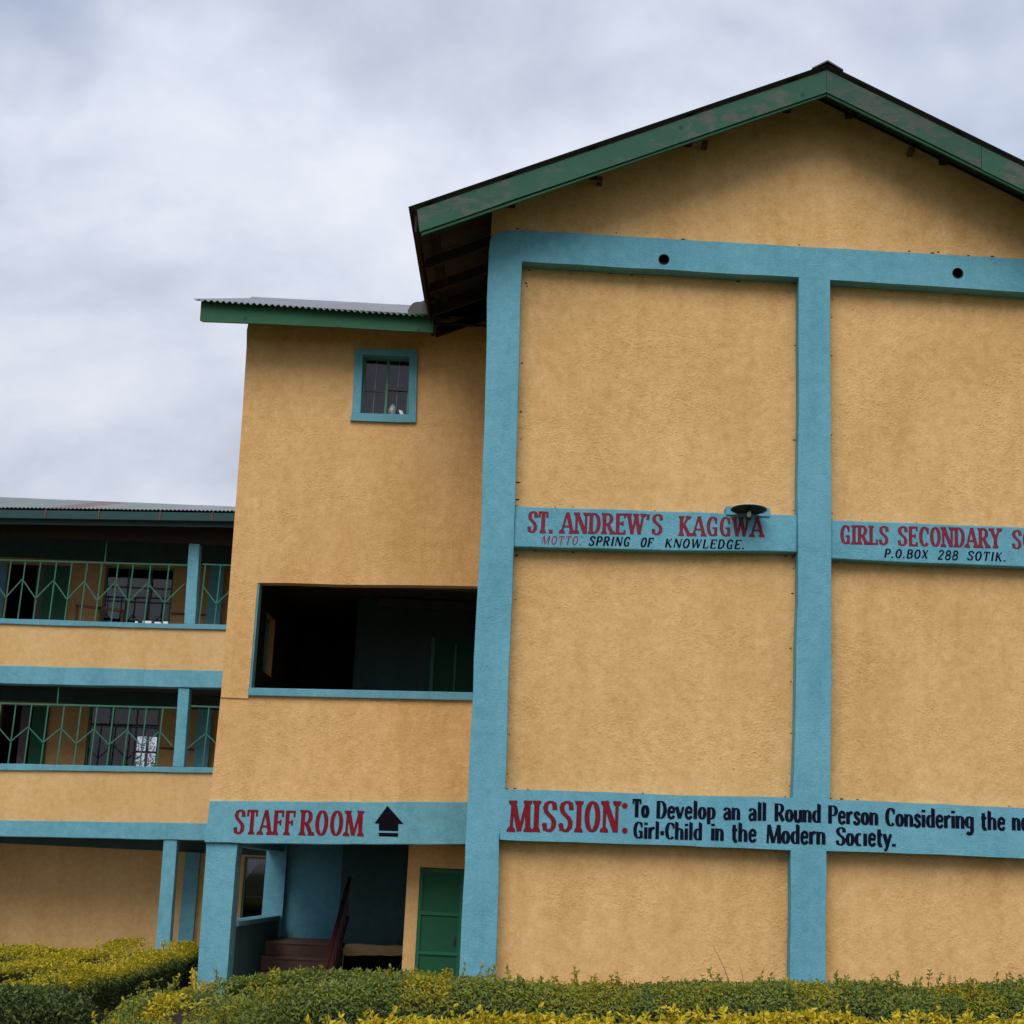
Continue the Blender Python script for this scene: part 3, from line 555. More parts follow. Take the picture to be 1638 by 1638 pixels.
# lining of the long opening and its sill
MB().box(-3.424, -3.40, YT+.01, YT+.22, 3.73, 5.03).build('opening_jamb', 'teal', sw)
MB().ext([(-3.43, 3.635), (-.605, 3.70), (-.605, 3.80), (-3.43, 3.73)], YT-.035, YT+.22).build('window_sill', 'blue_trim', sw, .008)
# left side wall has its own window, then rear parts
def side_piece(y0, y1, z0, z1): MB().box(-3.78, -3.58, y0, y1, z0, z1).build('side_wall', 'cream', sw)
side_piece(YT+.201, 4.6, 2.3, 8.5); side_piece(5.5, 8.9, 2.3, 8.5); side_piece(4.601, 5.499, 2.3, 4.15); side_piece(4.601, 5.499, 4.95, 8.5)
sf = MB().box(-3.70, -3.66, 4.6, 5.5, 4.15, 4.20).box(-3.70, -3.66, 4.6, 5.5, 4.90, 4.95).box(-3.70, -3.66, 5.03, 5.07, 4.2, 4.9).box(-3.70, -3.66, 4.60, 4.64, 4.2, 4.9).box(-3.70, -3.66, 5.46, 5.5, 4.2, 4.9).build('side_window', 'green_metal', sw)
MB().box(-3.685, -3.679, 4.64, 5.46, 4.2, 4.9).build('pane', 'glass', sf)
MB().box(-3.78, -.605, 8.7, 8.9, -.3, 8.6).build('rear_wall', 'cream', sw)
# staff room beam on its column
sb = MB().ext(wob([(-3.80, 1.865), (-3.3, 1.873), (-.68, 1.988), (-.605, 1.99), (-.605, 2.485), (-3.775, 2.355)], .25, .006), 2.85, 3.2).build('staff_beam', 'blue', sw, .007)
MB().ext(wob([(-3.74, -.3), (-3.40, -.3), (-3.41, .24), (-3.41, 1.868), (-3.785, 1.863), (-3.756, .24)], .25, .005), 2.9, 3.28).build('column', 'blue', sw, .007)
lettering("STAFF", -3.465, -2.741, 1.978, 1.997, 0.285, "M", 2.85, sb, 'red', 'ink')
lettering("ROOM", -2.674, -1.928, 2.0, 2.023, 0.293, "M", 2.85, sb, 'red', 'ink')
ar = MB(); ar.v = [(x, 2.846, z) for x, z in [(-1.647, 2.393), (-1.789, 2.18), (-1.736, 2.179), (-1.731, 2.099), (-1.5, 2.102), (-1.505, 2.186), (-1.441, 2.189)]]; ar.f = [(0, 1, 2, 3, 4, 5, 6)]
n = len(ar.v); ar.v += [(x, 2.846, z) for x, z in [(-1.73, 2.074), (-1.727, 2.032), (-1.496, 2.036), (-1.499, 2.08)]]; ar.f.append((n, n+1, n+2, n+3))
ar.build('painted_arrow', 'black', sb)
# small window: proud blue surround, metal casement
wf = MB().ext(wob([(-2.42, 7.149), (-1.59, 7.16), (-1.595, 7.255), (-2.40, 7.251)], .2, .004), YT-.045, YT+.1).ext(wob([(-2.425, 8.02), (-1.62, 8.02), (-1.635, 8.12), (-2.423, 8.09)], .2, .004), YT-.045, YT+.1)
wf.ext(wob([(-2.402, 7.2515), (-2.297, 7.2515), (-2.318, 8.0195), (-2.424, 8.0195)], .2, .004), YT-.045, YT+.1).ext(wob([(-1.683, 7.2555), (-1.595, 7.2555), (-1.62, 8.0195), (-1.722, 8.0195)], .2, .004), YT-.045, YT+.1)
wf.build('window_surround', 'blue_trim', sw)
cs = MB()
for x0, x1, z0, z1 in ((-2.315, -2.28, 7.25, 8.02), (-1.73, -1.70, 7.25, 8.02), (-2.3, -1.7, 7.25, 7.275), (-2.3, -1.7, 8.0, 8.03), (-2.012, -1.982, 7.27, 8.01)): cs.box(x0, x1, YT+.10, YT+.135, z0, z1)
cs = cs.build('window_frame', 'green_metal', sw)
MB().box(-2.28, -2.012, YT+.105, YT+.13, 7.58, 7.60).build('glazing_bar', 'enamel', cs); MB().box(-1.982, -1.73, YT+.09, YT+.13, 7.605, 7.65).build('glazing_bar', 'enamel', cs)
for x in (-2.16, -1.87): MB().tube((x, YT+.16, 7.26), (x+.01, YT+.16, 8.0), .006, n=6).build('burglar_bar', 'enamel_rim', cs)
for x0, x1, z0, z1 in ((-2.28, -2.012, 7.275, 7.58), (-2.28, -2.012, 7.60, 8.0), (-1.982, -1.73, 7.275, 7.605), (-1.982, -1.73, 7.65, 8.0)):
    MB().box(x0, x1, YT+.115, YT+.119, z0, z1).build('pane', 'glass', cs)
cu = MB()
for i in range(41):
    x = -2.33+.72*i/40; yy = YT+.26+.018*math.sin(i*1.9); cu.v += [(x, yy, 7.2), (x, yy, 8.1)]
for i in range(40): cu.f.append((2*i, 2*i+2, 2*i+3, 2*i+1))
cu.build('curtain', 'fabric', sw, smooth=True)
MB().box(-2.334, -2.316, YT+.1005, YT+.2, 7.27, 8.0).box(-1.699, -1.666, YT+.1005, YT+.2, 7.27, 8.0).build('window_jamb', 'teal', sw)
bagm = MB(); rr = random.Random(3); pr = []
for k in range(9):
    t = k/8; r = .05*math.sin(math.pi*min(1, t*1.05))**.6*(1-.45*t)+.006; pr.append((r, t*.15))
bagm.lathe((-1.90, YT+.05, 7.258), pr, 12); bagm.v = [(x+rr.uniform(-.008, .008), y+rr.uniform(-.006, .006), z+rr.uniform(-.006, .006)) for x, y, z in bagm.v]
bg = bagm.build('plastic_bag', 'bag', None); bg['label'] = 'crumpled pale plastic bag on the sill of the small blue framed window'; bg['category'] = 'bag'
pk = MB().hexa([(-1.80, YT+.03, 7.275), (-1.75, YT+.03, 7.262), (-1.75, YT+.06, 7.262), (-1.80, YT+.06, 7.275), (-1.825, YT+.03, 7.335), (-1.775, YT+.03, 7.325), (-1.775, YT+.06, 7.325), (-1.825, YT+.06, 7.335)]).build('soap_packet', 'white', None, .004)
pk['label'] = 'small white packet leaning beside the plastic bag on the window sill'; pk['category'] = 'packet'

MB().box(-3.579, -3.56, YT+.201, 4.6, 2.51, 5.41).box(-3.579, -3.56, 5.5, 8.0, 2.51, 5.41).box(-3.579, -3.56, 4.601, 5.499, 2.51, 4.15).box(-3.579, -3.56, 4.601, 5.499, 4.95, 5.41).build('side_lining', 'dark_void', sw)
# interior: slabs, back walls, ground floor stair
MB().box(-3.78, -.605, YT+.202, 8.69, 2.36, 2.50).build('floor_slab', 'concrete', sw)
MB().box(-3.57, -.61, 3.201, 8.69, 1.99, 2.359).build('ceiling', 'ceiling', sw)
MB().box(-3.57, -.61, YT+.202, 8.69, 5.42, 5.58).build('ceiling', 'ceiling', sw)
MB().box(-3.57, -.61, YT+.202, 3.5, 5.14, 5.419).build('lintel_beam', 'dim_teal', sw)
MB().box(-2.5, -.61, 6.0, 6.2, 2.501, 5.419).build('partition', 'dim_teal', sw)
MB().box(-2.2, -.61, 5.86, 5.999, 5.28, 5.40).build('beam', 'ceiling', sw)
ud = MB().box(-1.39, -.62, 5.95, 5.999, 2.55, 4.85).build('door', 'door_green', sw)
MB().box(-1.42, -1.37, 5.92, 5.949, 2.55, 4.88).build('door_frame', 'green_metal', ud); MB().box(-1.09, -1.06, 5.935, 5.949, 2.6, 4.8).build('door_stile', 'green_metal', ud)
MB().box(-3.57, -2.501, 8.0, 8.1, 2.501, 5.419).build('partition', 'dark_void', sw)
# ground floor: left parapet with sill, rear column, lintel
MB().box(-3.60, -3.41, 3.281, 6.85, -.3, .90).build('parapet', 'parapet_shaded', sw)
MB().box(-3.62, -3.385, 3.282, 6.84, .901, .955).build('parapet_sill', 'blue_trim', sw)
MB().box(-3.66, -3.37, 6.86, 7.15, -.3, 1.985).build('column', 'blue', sw)
MB().box(-3.64, -3.42, 3.281, 6.855, 1.84, 1.989).build('side_beam', 'blue', sw)
MB().box(-3.369, -2.501, 7.0, 7.15, -.3, 1.985).build('stair_wall', 'blue', sw)
MB().box(-2.5, -1.43, 6.2, 6.35, .64, 1.985).build('stair_wall', 'dim_teal', sw)
MB().ext(wob([(-2.36, .49), (-1.46, .53), (-1.43, .53), (-1.43, .66), (-2.36, .635), (-2.40, .56)], .12, .01), 6.02, 6.25).build('landing_beam', 'cream_smooth', sw)
MB().box(-3.40, -2.405, 6.0, 6.99, .52, .655).build('landing', 'oxide', sw)
MB().box(-2.40, -1.43, 6.26, 6.99, .52, .635).build('landing', 'oxide', sw)
MB().box(-2.5, -.61, 7.2, 7.3, -.3, 1.985).build('stair_wall', 'dark_void', sw)
for k in range(5):
    z = -.28+.186*(k+1); y0 = 4.6+.28*k
    MB().box(-3.405, -2.42, y0, 6.0-.0005 if k < 4 else 5.9995, z-.186, z-.03).build('step', 'oxide', sw)
    MB().box(-3.405, -2.40, y0-.02, y0+.30, z-.0295, z).build('tread', 'tread', sw)
hr = thing('stair_handrail', 'dark red slanting handrail beside the ground floor steps', 'handrail', (-2.35, 3.4, -.28))
MB().bar((-2.32, 3.35, .42), (-2.35, 5.9, 1.52), .045, .045).build('rail', 'rail_red', hr); MB().bar((-2.32, 3.35, -.05), (-2.35, 5.9, 1.0), .05, .04).build('stringer', 'rail_red', hr)
for k in range(9):
    t = k/8; MB().bar((-2.32-.03*t, 3.37+2.5*t, -.04+1.05*t), (-2.32-.03*t, 3.37+2.5*t, .41+1.08*t), .02).build('baluster', 'rail_red', hr)
MB().bar((-2.32, 3.35, -.28), (-2.32, 3.35, .44), .07).build('newel', 'rail_red', hr)
# store wall with the green door
MB().box(-1.42, -1.265, 3.7, 3.85, -.3, 1.985).box(-.715, -.605, 3.7, 3.85, -.3, 1.985).box(-1.2645, -.7155, 3.7, 3.85, 1.70, 1.985).build('store_wall', 'cream_smooth', sw)
MB().box(-1.42, -1.28, 3.851, 7.19, -.3, 1.985).build('store_wall', 'teal', sw)
gd = MB().box(-1.264, -.716, 3.74, 3.78, -.28, 1.699).build('door', 'door_green', sw)
for z in (-.25, .20, .68, 1.15, 1.66): MB().box(-1.26, -.72, 3.715, 3.7395, z-.02, z+.02).build('door_rail', 'door_rail_green', gd)
for x in (-1.243, -.737): MB().box(x-.02, x+.02, 3.713, 3.7395, -.27, 1.69).build('door_stile', 'door_rail_green', gd)
MB().bar((-.80, 3.70, .80), (-.80, 3.70, .90), .018).build('door_handle', 'enamel', gd)

# stair wing roof: eave to the front, ridge along x
def fz(x): return 8.462+(8.375-8.462)*(x+4.31)/(4.31-1.465)
MB().ext(wob([(-4.305, 8.20), (-4.27, 8.185), (-2.9, 8.185), (-1.40, 8.165), (-1.40, 8.40), (-4.31, 8.455)], .5, .004, (4,)), 2.30, 2.335).build('fascia_board', 'fascia', sw)
RIDY, RIDZ = 5.9, 9.78
x = -4.40; i = 0
while x < -1.55:
    wdt = min(.76, -1.5-x); z0 = fz(x)-.036
    corr(sw, (x, 2.20, z0+.003*(i % 2)), (1, 0, -.0306), (0, RIDY-2.2, RIDZ-z0+.0), wdt, 'sheet_grey', phase=x, amp=.013)
    corr(sw, (x, 9.6, z0), (1, 0, -.0306), (0, RIDY-9.6, RIDZ-z0), wdt, 'sheet_grey', phase=x, amp=.013)
    x += .735; i += 1
# far half of the wing roof passes under the block's roof
MB().hexa([(-1.5, 2.4, 8.30), (1.5, 2.4, 8.30), (1.5, RIDY, 9.55), (-1.5, RIDY, 9.55), (-1.5, 2.4, 8.33), (1.5, 2.4, 8.33), (1.5, RIDY, 9.58), (-1.5, RIDY, 9.58)]).build('valley_sheet', 'sheet_dark', sw)
MB().hexa([(-4.36, RIDY-.2, RIDZ-.085), (-1.4, RIDY-.2, RIDZ-.13), (-1.4, RIDY, RIDZ-.02), (-4.36, RIDY, RIDZ+.015), (-4.36, RIDY-.2, RIDZ-.06), (-1.4, RIDY-.2, RIDZ-.105), (-1.4, RIDY, RIDZ+.0), (-4.36, RIDY, RIDZ+.035)]).build('ridge_cap', 'sheet_grey', sw)
# turned-up flashing where the two roofs meet
fl = MB(); pz = []
for i in range(13):
    t = i/12; pz.append((-1.72+.34*t, 8.40+.02*math.sin(t*9)+.22*t**.6*(1 if t < .75 else 1-.3*(t-.75)/.25)))
fl.ext([(-1.72, 8.37)]+pz+[(-1.38, 8.36)], 2.18, 2.19).build('flashing', 'sheet_dark', sw)
MB().hexa([(-4.28, 2.34, 8.33), (-1.42, 2.34, 8.33), (-1.42, 2.9, 8.52), (-4.28, 2.9, 8.52), (-4.28, 2.34, 8.35), (-1.42, 2.34, 8.35), (-1.42, 2.9, 8.54), (-4.28, 2.9, 8.54)]).build('soffit', 'wood_dark', sw)

# ================================================================== VERANDA BLOCK (left, behind)
vb = thing('classroom_block', 'long three storey classroom block with cream parapets, blue beams and green railings behind', 'building', (-8, 17, -.3))
YV, YW = 13.3, 15.3; XL, XE = -13.2, -3.2
def sag(x, a, b): return a+(b-a)*(x+9.9)/(9.9-5.77)   # beams run slightly out of level
def band(z0, z1, y0, y1, mat, name, amp=.006, bevel=0):
    p = [(XL, sag(XL, *z0)), (XE, sag(XE, *z0)), (XE, sag(XE, *z1)), (XL, sag(XL, *z1))]
    return MB().ext(wob(p, .35, amp), y0, y1).build(name, mat, vb, bevel)
for (s0, s1, c1, bb) in (((5.812, 5.884), (5.905, 5.978), (5.03, 5.112), (4.706, 4.798)), ((3.115, 3.24), (3.23, 3.335), (2.212, 2.341), (1.923, 2.04))):
    band(s0, s1, YV-.05, YV+.20, 'blue_trim', 'parapet_coping', .006, .008)
    band((c1[0]+.001, c1[1]+.001), (s0[0]-.001, s0[1]-.001), YV, YV+.15, 'cream_smooth', 'parapet', .003)
    band(bb, c1, YV-.03, YV+.30, 'blue', 'floor_beam', .006, .01)
    zf = (c1[0]+c1[1])/2
    MB().box(XL, XE, YV+.301, 21, zf-.22, zf-.05).build('floor_slab', 'ceiling', vb)
MB().box(XL, XE, YV+.1, 21, 7.88, 7.94).build('ceiling', 'wood_dark', vb)
MB().box(XL, XE, YV-.02, YV+.12, 7.50, 7.78).build('roof_beam', 'wood_dark', vb)
# columns per storey
for xt, xb, wd, z0, z1 in [(-6.45, -6.405, .20, 5.97, 7.5), (-6.40, -6.378, .205, 3.33, 4.77), (-6.40, -6.365, .245, -.3, 2.02),
                           (-11.0, -10.98, .21, 5.87, 7.5), (-11.0, -10.98, .21, 3.2, 4.69), (-11.0, -10.98, .24, -.3, 1.9)]:
    MB().ext(wob([(xb-wd/2, z0), (xb+wd/2, z0), (xt+wd/2, z1), (xt-wd/2, z1)], .3, .005), YV+.0, YV+.25).build('column', 'blue', vb, .01)
# railings
def railing(x0, x1, ztop, zbot, xs, peaks, zp, zv):
    r = MB().bar((x0, YV+.08, sag(x0, *ztop)), (x1, YV+.08, sag(x1, *ztop)), .03, .02).build('railing', 'rail_metal', vb)
    for x in xs: MB().bar((x+.02, YV+.08, sag(x, *ztop)-.012), (x-.005, YV+.08, sag(x, *zbot)), .024, .012).build('rail_bar', 'rail_metal', r)
    for a, b in zip(peaks[:-1], peaks[1:]):
        MB().bar((a[0], YV+.068, a[1]), (b[0], YV+.068, b[1]), .022, .01).build('rail_brace', 'rail_metal', r)
    return r
xs2 = [-10.5, -10.2, -9.91, -9.64, -9.35, -9.05, -8.76, -8.47, -8.19, -7.885, -7.6, -7.27, -6.925]
def zz(xs, first_peak, zp, zv, x0=None, x1=None):
    out = []
    for i, x in enumerate(xs):
        up = (i % 2 == 0) == first_peak; out.append((x, (zp if up else zv)+.012*(x+9.5)))
    return out
r2 = railing(-10.88, -6.55, (7.04, 7.11), (5.905, 5.975), xs2, zz(xs2, False, 6.69, 6.33)+[(-6.58, 6.74)], 0, 0)
MB().bar((-8.12, YV+.08, 7.08), (-8.125, YV+.08, 7.5), .018, .018).build('rail_post', 'rail_metal', r2)
xs1 = [-10.4, -10.1, -9.80, -9.52, -9.225, -8.92, -8.62, -8.31, -8.01, -7.70, -7.40, -7.095, -6.79]
r1 = railing(-10.88, -6.52, (4.345, 4.425), (3.23, 3.335), xs1, zz(xs1, True, 3.935, 3.655)+[(-6.52, 3.70)], 0, 0)
MB().bar((-8.735, YV+.08, 4.39), (-8.74, YV+.08, 4.72), .02, .02).build('rail_post', 'rail_metal', r1)
railing(-6.28, -3.3, (7.10, 7.13), (5.978, 6.0), [-6.24, -5.95, -5.62, -5.3, -5.0, -4.7], [(-6.24, 6.72), (-5.95, 6.38), (-5.62, 6.75), (-5.3, 6.4), (-5.0, 6.75)], 0, 0)
railing(-6.26, -3.3, (4.43, 4.46), (3.335, 3.36), [-5.94, -5.62, -5.3, -5.0, -4.7], [(-6.25, 3.68), (-5.94, 3.97), (-5.62, 3.70), (-5.3, 3.97), (-5.0, 3.7)], 0, 0)
# back wall of each veranda, with its doors and windows
def backwall(zlo, zhi, openings, mat='cream_shaded'):
    """openings: sorted (x0, x1, z0, z1)"""
    mb = MB(); x = XL
    for i, (a, b, c, d) in enumerate(openings):
        mb.box(x, a, YW, YW+.2, zlo, zhi)
        mb.box(a, b, YW, YW+.2, d, zhi)
        if c > zlo+.05: mb.box(a, b, YW, YW+.2, zlo, c)
        x = b
    mb.box(x, XE, YW, YW+.2, zlo, zhi); return mb.build('veranda_wall', mat, vb)
def window(x0, x1, z0, z1, mull, trans, lights=True):
    f = MB()
    f.box(x0, x0+.035, YW+.06, YW+.10, z0, z1).box(x1-.035, x1, YW+.06, YW+.10, z0, z1).box(x0+.035, x1-.035, YW+.06, YW+.10, z0, z0+.035).box(x0+.035, x1-.035, YW+.06, YW+.10, z1-.035, z1)
    f = f.build('window_frame', 'green_metal', vb)
    xs = [x0+.035]+list(mull)+[x1-.035]; zs = [z0+.035]+list(trans)+[z1-.035]
    for m in mull: MB().box(m-.015, m+.015, YW+.065, YW+.095, z0+.035, z1-.035).build('glazing_bar', 'enamel', f)
    for t in trans: MB().box(x0+.035, x1-.035, YW+.06, YW+.064, t-.015, t+.015).build('glazing_bar', 'enamel', f)
    for a, b in zip(xs[:-1], xs[1:]):
        for c, d in zip(zs[:-1], zs[1:]): MB().box(a+.016, b-.016, YW+.078, YW+.082, c+.002, d-.002).build('pane', 'glass', f)
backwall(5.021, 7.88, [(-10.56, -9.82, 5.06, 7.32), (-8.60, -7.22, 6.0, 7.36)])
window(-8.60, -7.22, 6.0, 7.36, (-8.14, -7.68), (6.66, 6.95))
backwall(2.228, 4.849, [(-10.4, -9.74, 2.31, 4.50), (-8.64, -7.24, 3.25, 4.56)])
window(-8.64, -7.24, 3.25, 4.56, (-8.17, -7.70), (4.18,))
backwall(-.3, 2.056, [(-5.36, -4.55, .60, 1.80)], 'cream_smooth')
window(-5.36, -4.55, .60, 1.80, (-4.95,), (1.05,))
# open green door leaves folded against the wall
for x0, x1, z0, z1 in ((-9.80, -9.30, 5.06, 7.30), (-9.72, -9.42, 2.31, 4.48)):
    d = MB().box(x0, x1, YW-.06, YW-.02, z0, z1).build('door', 'door_green', vb)
    MB().box(x0+.05, x1-.05, YW-.075, YW-.061, (z0+z1)/2-.03, (z0+z1)/2+.03).build('door_rail', 'door_green', d)
MB().box(-11.3, -10.57, YW-.02, YW-.001, 5.06, 7.3).build('painted_panel', 'teal', vb)
for x in (-6.46, ):
    for z0, z1 in ((-.3, 1.829), (2.32, 4.574), (5.06, 7.439)):
        MB().box(x-.02, x+.26, YW-.14, YW-.001, z0, z1).build('pilaster', 'blue', vb)
for z0, z1 in ((7.44, 7.87), (4.575, 4.845), (1.83, 2.05)): MB().box(XL, XE, YW-.035, YW-.0015, z0, z1).build('ring_beam', 'dim_teal', vb)
for z0 in (3.79, 6.45):
    MB().box(-7.2, -6.5, YW-.03, YW-.001, z0-.015, z0+.02).build('wall_ledge', 'timber', vb)
# classrooms: rear wall with small windows that show daylight
def rear(zlo, zhi, ops):
    mb = MB(); x = XL
    for a, b, c, d in ops:
        mb.box(x, a, 20.9, 21.1, zlo, zhi).box(a, b, 20.9, 21.1, d, zhi).box(a, b, 20.9, 21.1, zlo, c); x = b
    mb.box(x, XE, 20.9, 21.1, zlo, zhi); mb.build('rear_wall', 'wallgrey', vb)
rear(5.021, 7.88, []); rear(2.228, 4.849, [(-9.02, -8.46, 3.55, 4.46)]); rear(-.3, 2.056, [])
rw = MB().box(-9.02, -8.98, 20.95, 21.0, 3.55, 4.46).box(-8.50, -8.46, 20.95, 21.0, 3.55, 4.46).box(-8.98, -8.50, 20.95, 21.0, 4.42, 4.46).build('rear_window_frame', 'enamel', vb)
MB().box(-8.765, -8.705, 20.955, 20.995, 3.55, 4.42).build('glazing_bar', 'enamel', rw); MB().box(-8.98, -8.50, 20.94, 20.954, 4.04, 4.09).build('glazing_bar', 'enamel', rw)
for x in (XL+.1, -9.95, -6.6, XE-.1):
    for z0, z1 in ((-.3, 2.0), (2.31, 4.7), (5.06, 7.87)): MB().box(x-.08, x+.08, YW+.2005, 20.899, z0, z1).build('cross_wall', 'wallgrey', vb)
# lace curtain in the ground floor window
lc = MB(); k = 44
for i in range(k+1):
    x = -5.34+.78*i/k; u = abs((x+5.02)/.36); bot = 1.66-.42*min(1, u)**1.6
    bot += .05*abs(math.sin(i*1.1)); yy = YW+.16+.012*math.sin(i*1.7); lc.v += [(x, yy, bot), (x, yy, 1.78)]
for i in range(k): lc.f.append((2*i, 2*i+2, 2*i+3, 2*i+1))
lc.build('lace_curtain', 'curtain', vb)
# roof with gutter
def gz(x): return sag(x, 7.86, 7.985)
i = 0; x = -13.4; tints = ['sheet_green', 'sheet_green', 'sheet_green', 'sheet_green', 'sheet_green', 'sheet_green', 'sheet_red', 'sheet_green', 'sheet_green', 'sheet_grey', 'sheet_green', 'sheet_green', 'sheet_green', 'sheet_green']
while x < -3.0:
    za, zb_ = gz(x)+.05, gz(x+.76)+.05; rt = 8.955+.004*(x+9); lift = .003*(i % 2)
    for y0, dy in ((12.72, 3.9), (21.9, -5.28)):
        corr(vb, (x, y0, za+lift), (.76, 0, zb_-za), (0, dy, rt-za), .76, tints[i % len(tints)], phase=x, amp=.011, down2=(0, dy, rt-zb_))
    x += .70; i += 1
gt = MB(); prof = [(0, 0), (-.012, -.10), (-.05, -.15), (-.11, -.15), (-.12, 0), (-.105, 0), (-.10, -.135), (-.055, -.135), (-.03, -.10), (-.015, 0)]
for xx in (-13.4, -3.1):
    for dy, dz in prof: gt.v.append((xx, 12.80+dy, gz(xx)+dz))
n = len(prof)
for i in range(n): j = (i+1) % n; gt.f.append((i, j, n+j, n+i))
gt.f.append(tuple(range(n))); gt.f.append(tuple(range(2*n-1, n-1, -1)))
gt = gt.build('gutter', 'gutter', vb)
for px in (-12.8, -11.95, -11.05, -10.13, -9.13, -8.14, -7.0, -6.03, -5.1): MB().box(px-.012, px+.012, 12.665, 12.679, gz(px)-.155, gz(px)+.015).build('gutter_bracket', 'timber', gt)
MB().ext([(-13.4, gz(-13.4)-.24), (-3.1, gz(-3.1)-.24), (-3.1, gz(-3.1)-.02), (-13.4, gz(-13.4)-.02)], 12.82, 12.85).build('fascia_board', 'gutter', vb)
MB().hexa([(-13.4, 12.86, 7.68), (-3.1, 12.86, 7.82), (-3.1, 13.3, 7.86), (-13.4, 13.3, 7.76), (-13.4, 12.86, 7.70), (-3.1, 12.86, 7.84), (-3.1, 13.3, 7.88), (-13.4, 13.3, 7.78)]).build('soffit', 'wood_dark', vb)
# bench on the top veranda, white chair-back edge beyond
bn = thing('wooden_desk', 'dark wooden desk frame on the top veranda beside the classroom window', 'desk', (-8.6, 14.6, 5.06))
for x in (-8.9, -8.45): MB().bar((x, 14.6, 5.06), (x, 14.6, 6.42), .05).build('leg', 'timber', bn)
MB().bar((-8.93, 14.6, 6.42), (-8.0, 14.6, 6.36), .05).build('rail', 'timber', bn); MB().bar((-8.0, 14.6, 5.06), (-8.0, 14.6, 6.38), .05).build('leg', 'timber', bn)
wc = thing('paper_stack', 'row of white papers lying on the top veranda parapet beside the blue column', 'papers', (-7.2, 13.42, 5.96))
for x, wd, h in ((-7.42, .05, .03), (-7.22, .16, .045), (-7.02, .12, .035), (-6.88, .10, .05)): MB().box(x-wd/2, x+wd/2, 13.38, 13.46, 5.945, 5.96+h).build('sheet_pile', 'white', wc)

# ================================================================== HEDGES
def leaf_mesh(name, P, Nn, size, tint, mat, parent=None, aspect=.42, flop=.55):
    """one folded six-vertex leaf at every point P, facing roughly along Nn"""
    n = len(P)
    d = RNG.normal(size=(n, 3)); Nn = Nn + RNG.normal(size=(n, 3))*flop; Nn /= np.linalg.norm(Nn, axis=1)[:, None]
    t = d + Nn*.55; t[:, 2] += .35; t -= (t*Nn).sum(1)[:, None]*Nn*.75; t /= np.linalg.norm(t, axis=1)[:, None]
    s = np.cross(t, Nn); s /= np.linalg.norm(s, axis=1)[:, None]
    u = np.cross(s, t)
    sz = (size*RNG.uniform(.65, 1.25, n))[:, None]; w_ = sz*aspect*.5; fold = w_*.45
    p0 = P; p3 = P + t*sz - u*sz*.12; m1 = P + t*sz*.35; m2 = P + t*sz*.68
    V = np.stack([p0, m1+s*w_+u*fold, m2+s*w_*.75+u*fold*.6, p3, m2-s*w_*.75+u*fold*.6, m1-s*w_+u*fold], 1).reshape(-1, 3)
    me = bpy.data.meshes.new(name); off = np.array(world_loc(parent)) if parent else np.zeros(3)
    me.vertices.add(n*6); me.vertices.foreach_set('co', (V-off).astype(np.float32).ravel())
    b = np.arange(n)[:, None]*6
    F = np.concatenate([b+np.array([[0, 1, 2, 3]]), b+np.array([[0, 3, 4, 5]])], 1).reshape(-1)
    me.loops.add(n*8); me.loops.foreach_set('vertex_index', F.astype(np.int32))
    me.polygons.add(n*2); me.polygons.foreach_set('loop_start', (np.arange(n*2)*4).astype(np.int32)); me.polygons.foreach_set('loop_total', np.full(n*2, 4, np.int32))
    me.update(calc_edges=True)
    at = me.attributes.new('tint', 'FLOAT', 'POINT'); at.data.foreach_set('value', np.repeat(tint, 6).astype(np.float32))
    me.materials.append(M[mat]); o = bpy.data.objects.new(name, me); COL.objects.link(o); o.parent = parent; return o
class Lump:
    """cheap smooth noise over the plan"""
    def __init__(s, seed, scale, k=7):
        r = np.random.default_rng(seed); a = r.uniform(0, 2*np.pi, k); f = r.uniform(.6, 1.8, k)/scale
        s.kx, s.ky, s.kz, s.ph = f*np.cos(a), f*np.sin(a), f*r.uniform(-1, 1, k), r.uniform(0, 6.28, k)
    def __call__(s, P): return np.sin(P[:, :1]*s.kx+P[:, 1:2]*s.ky+P[:, 2:3]*s.kz+s.ph).mean(1)*1.6
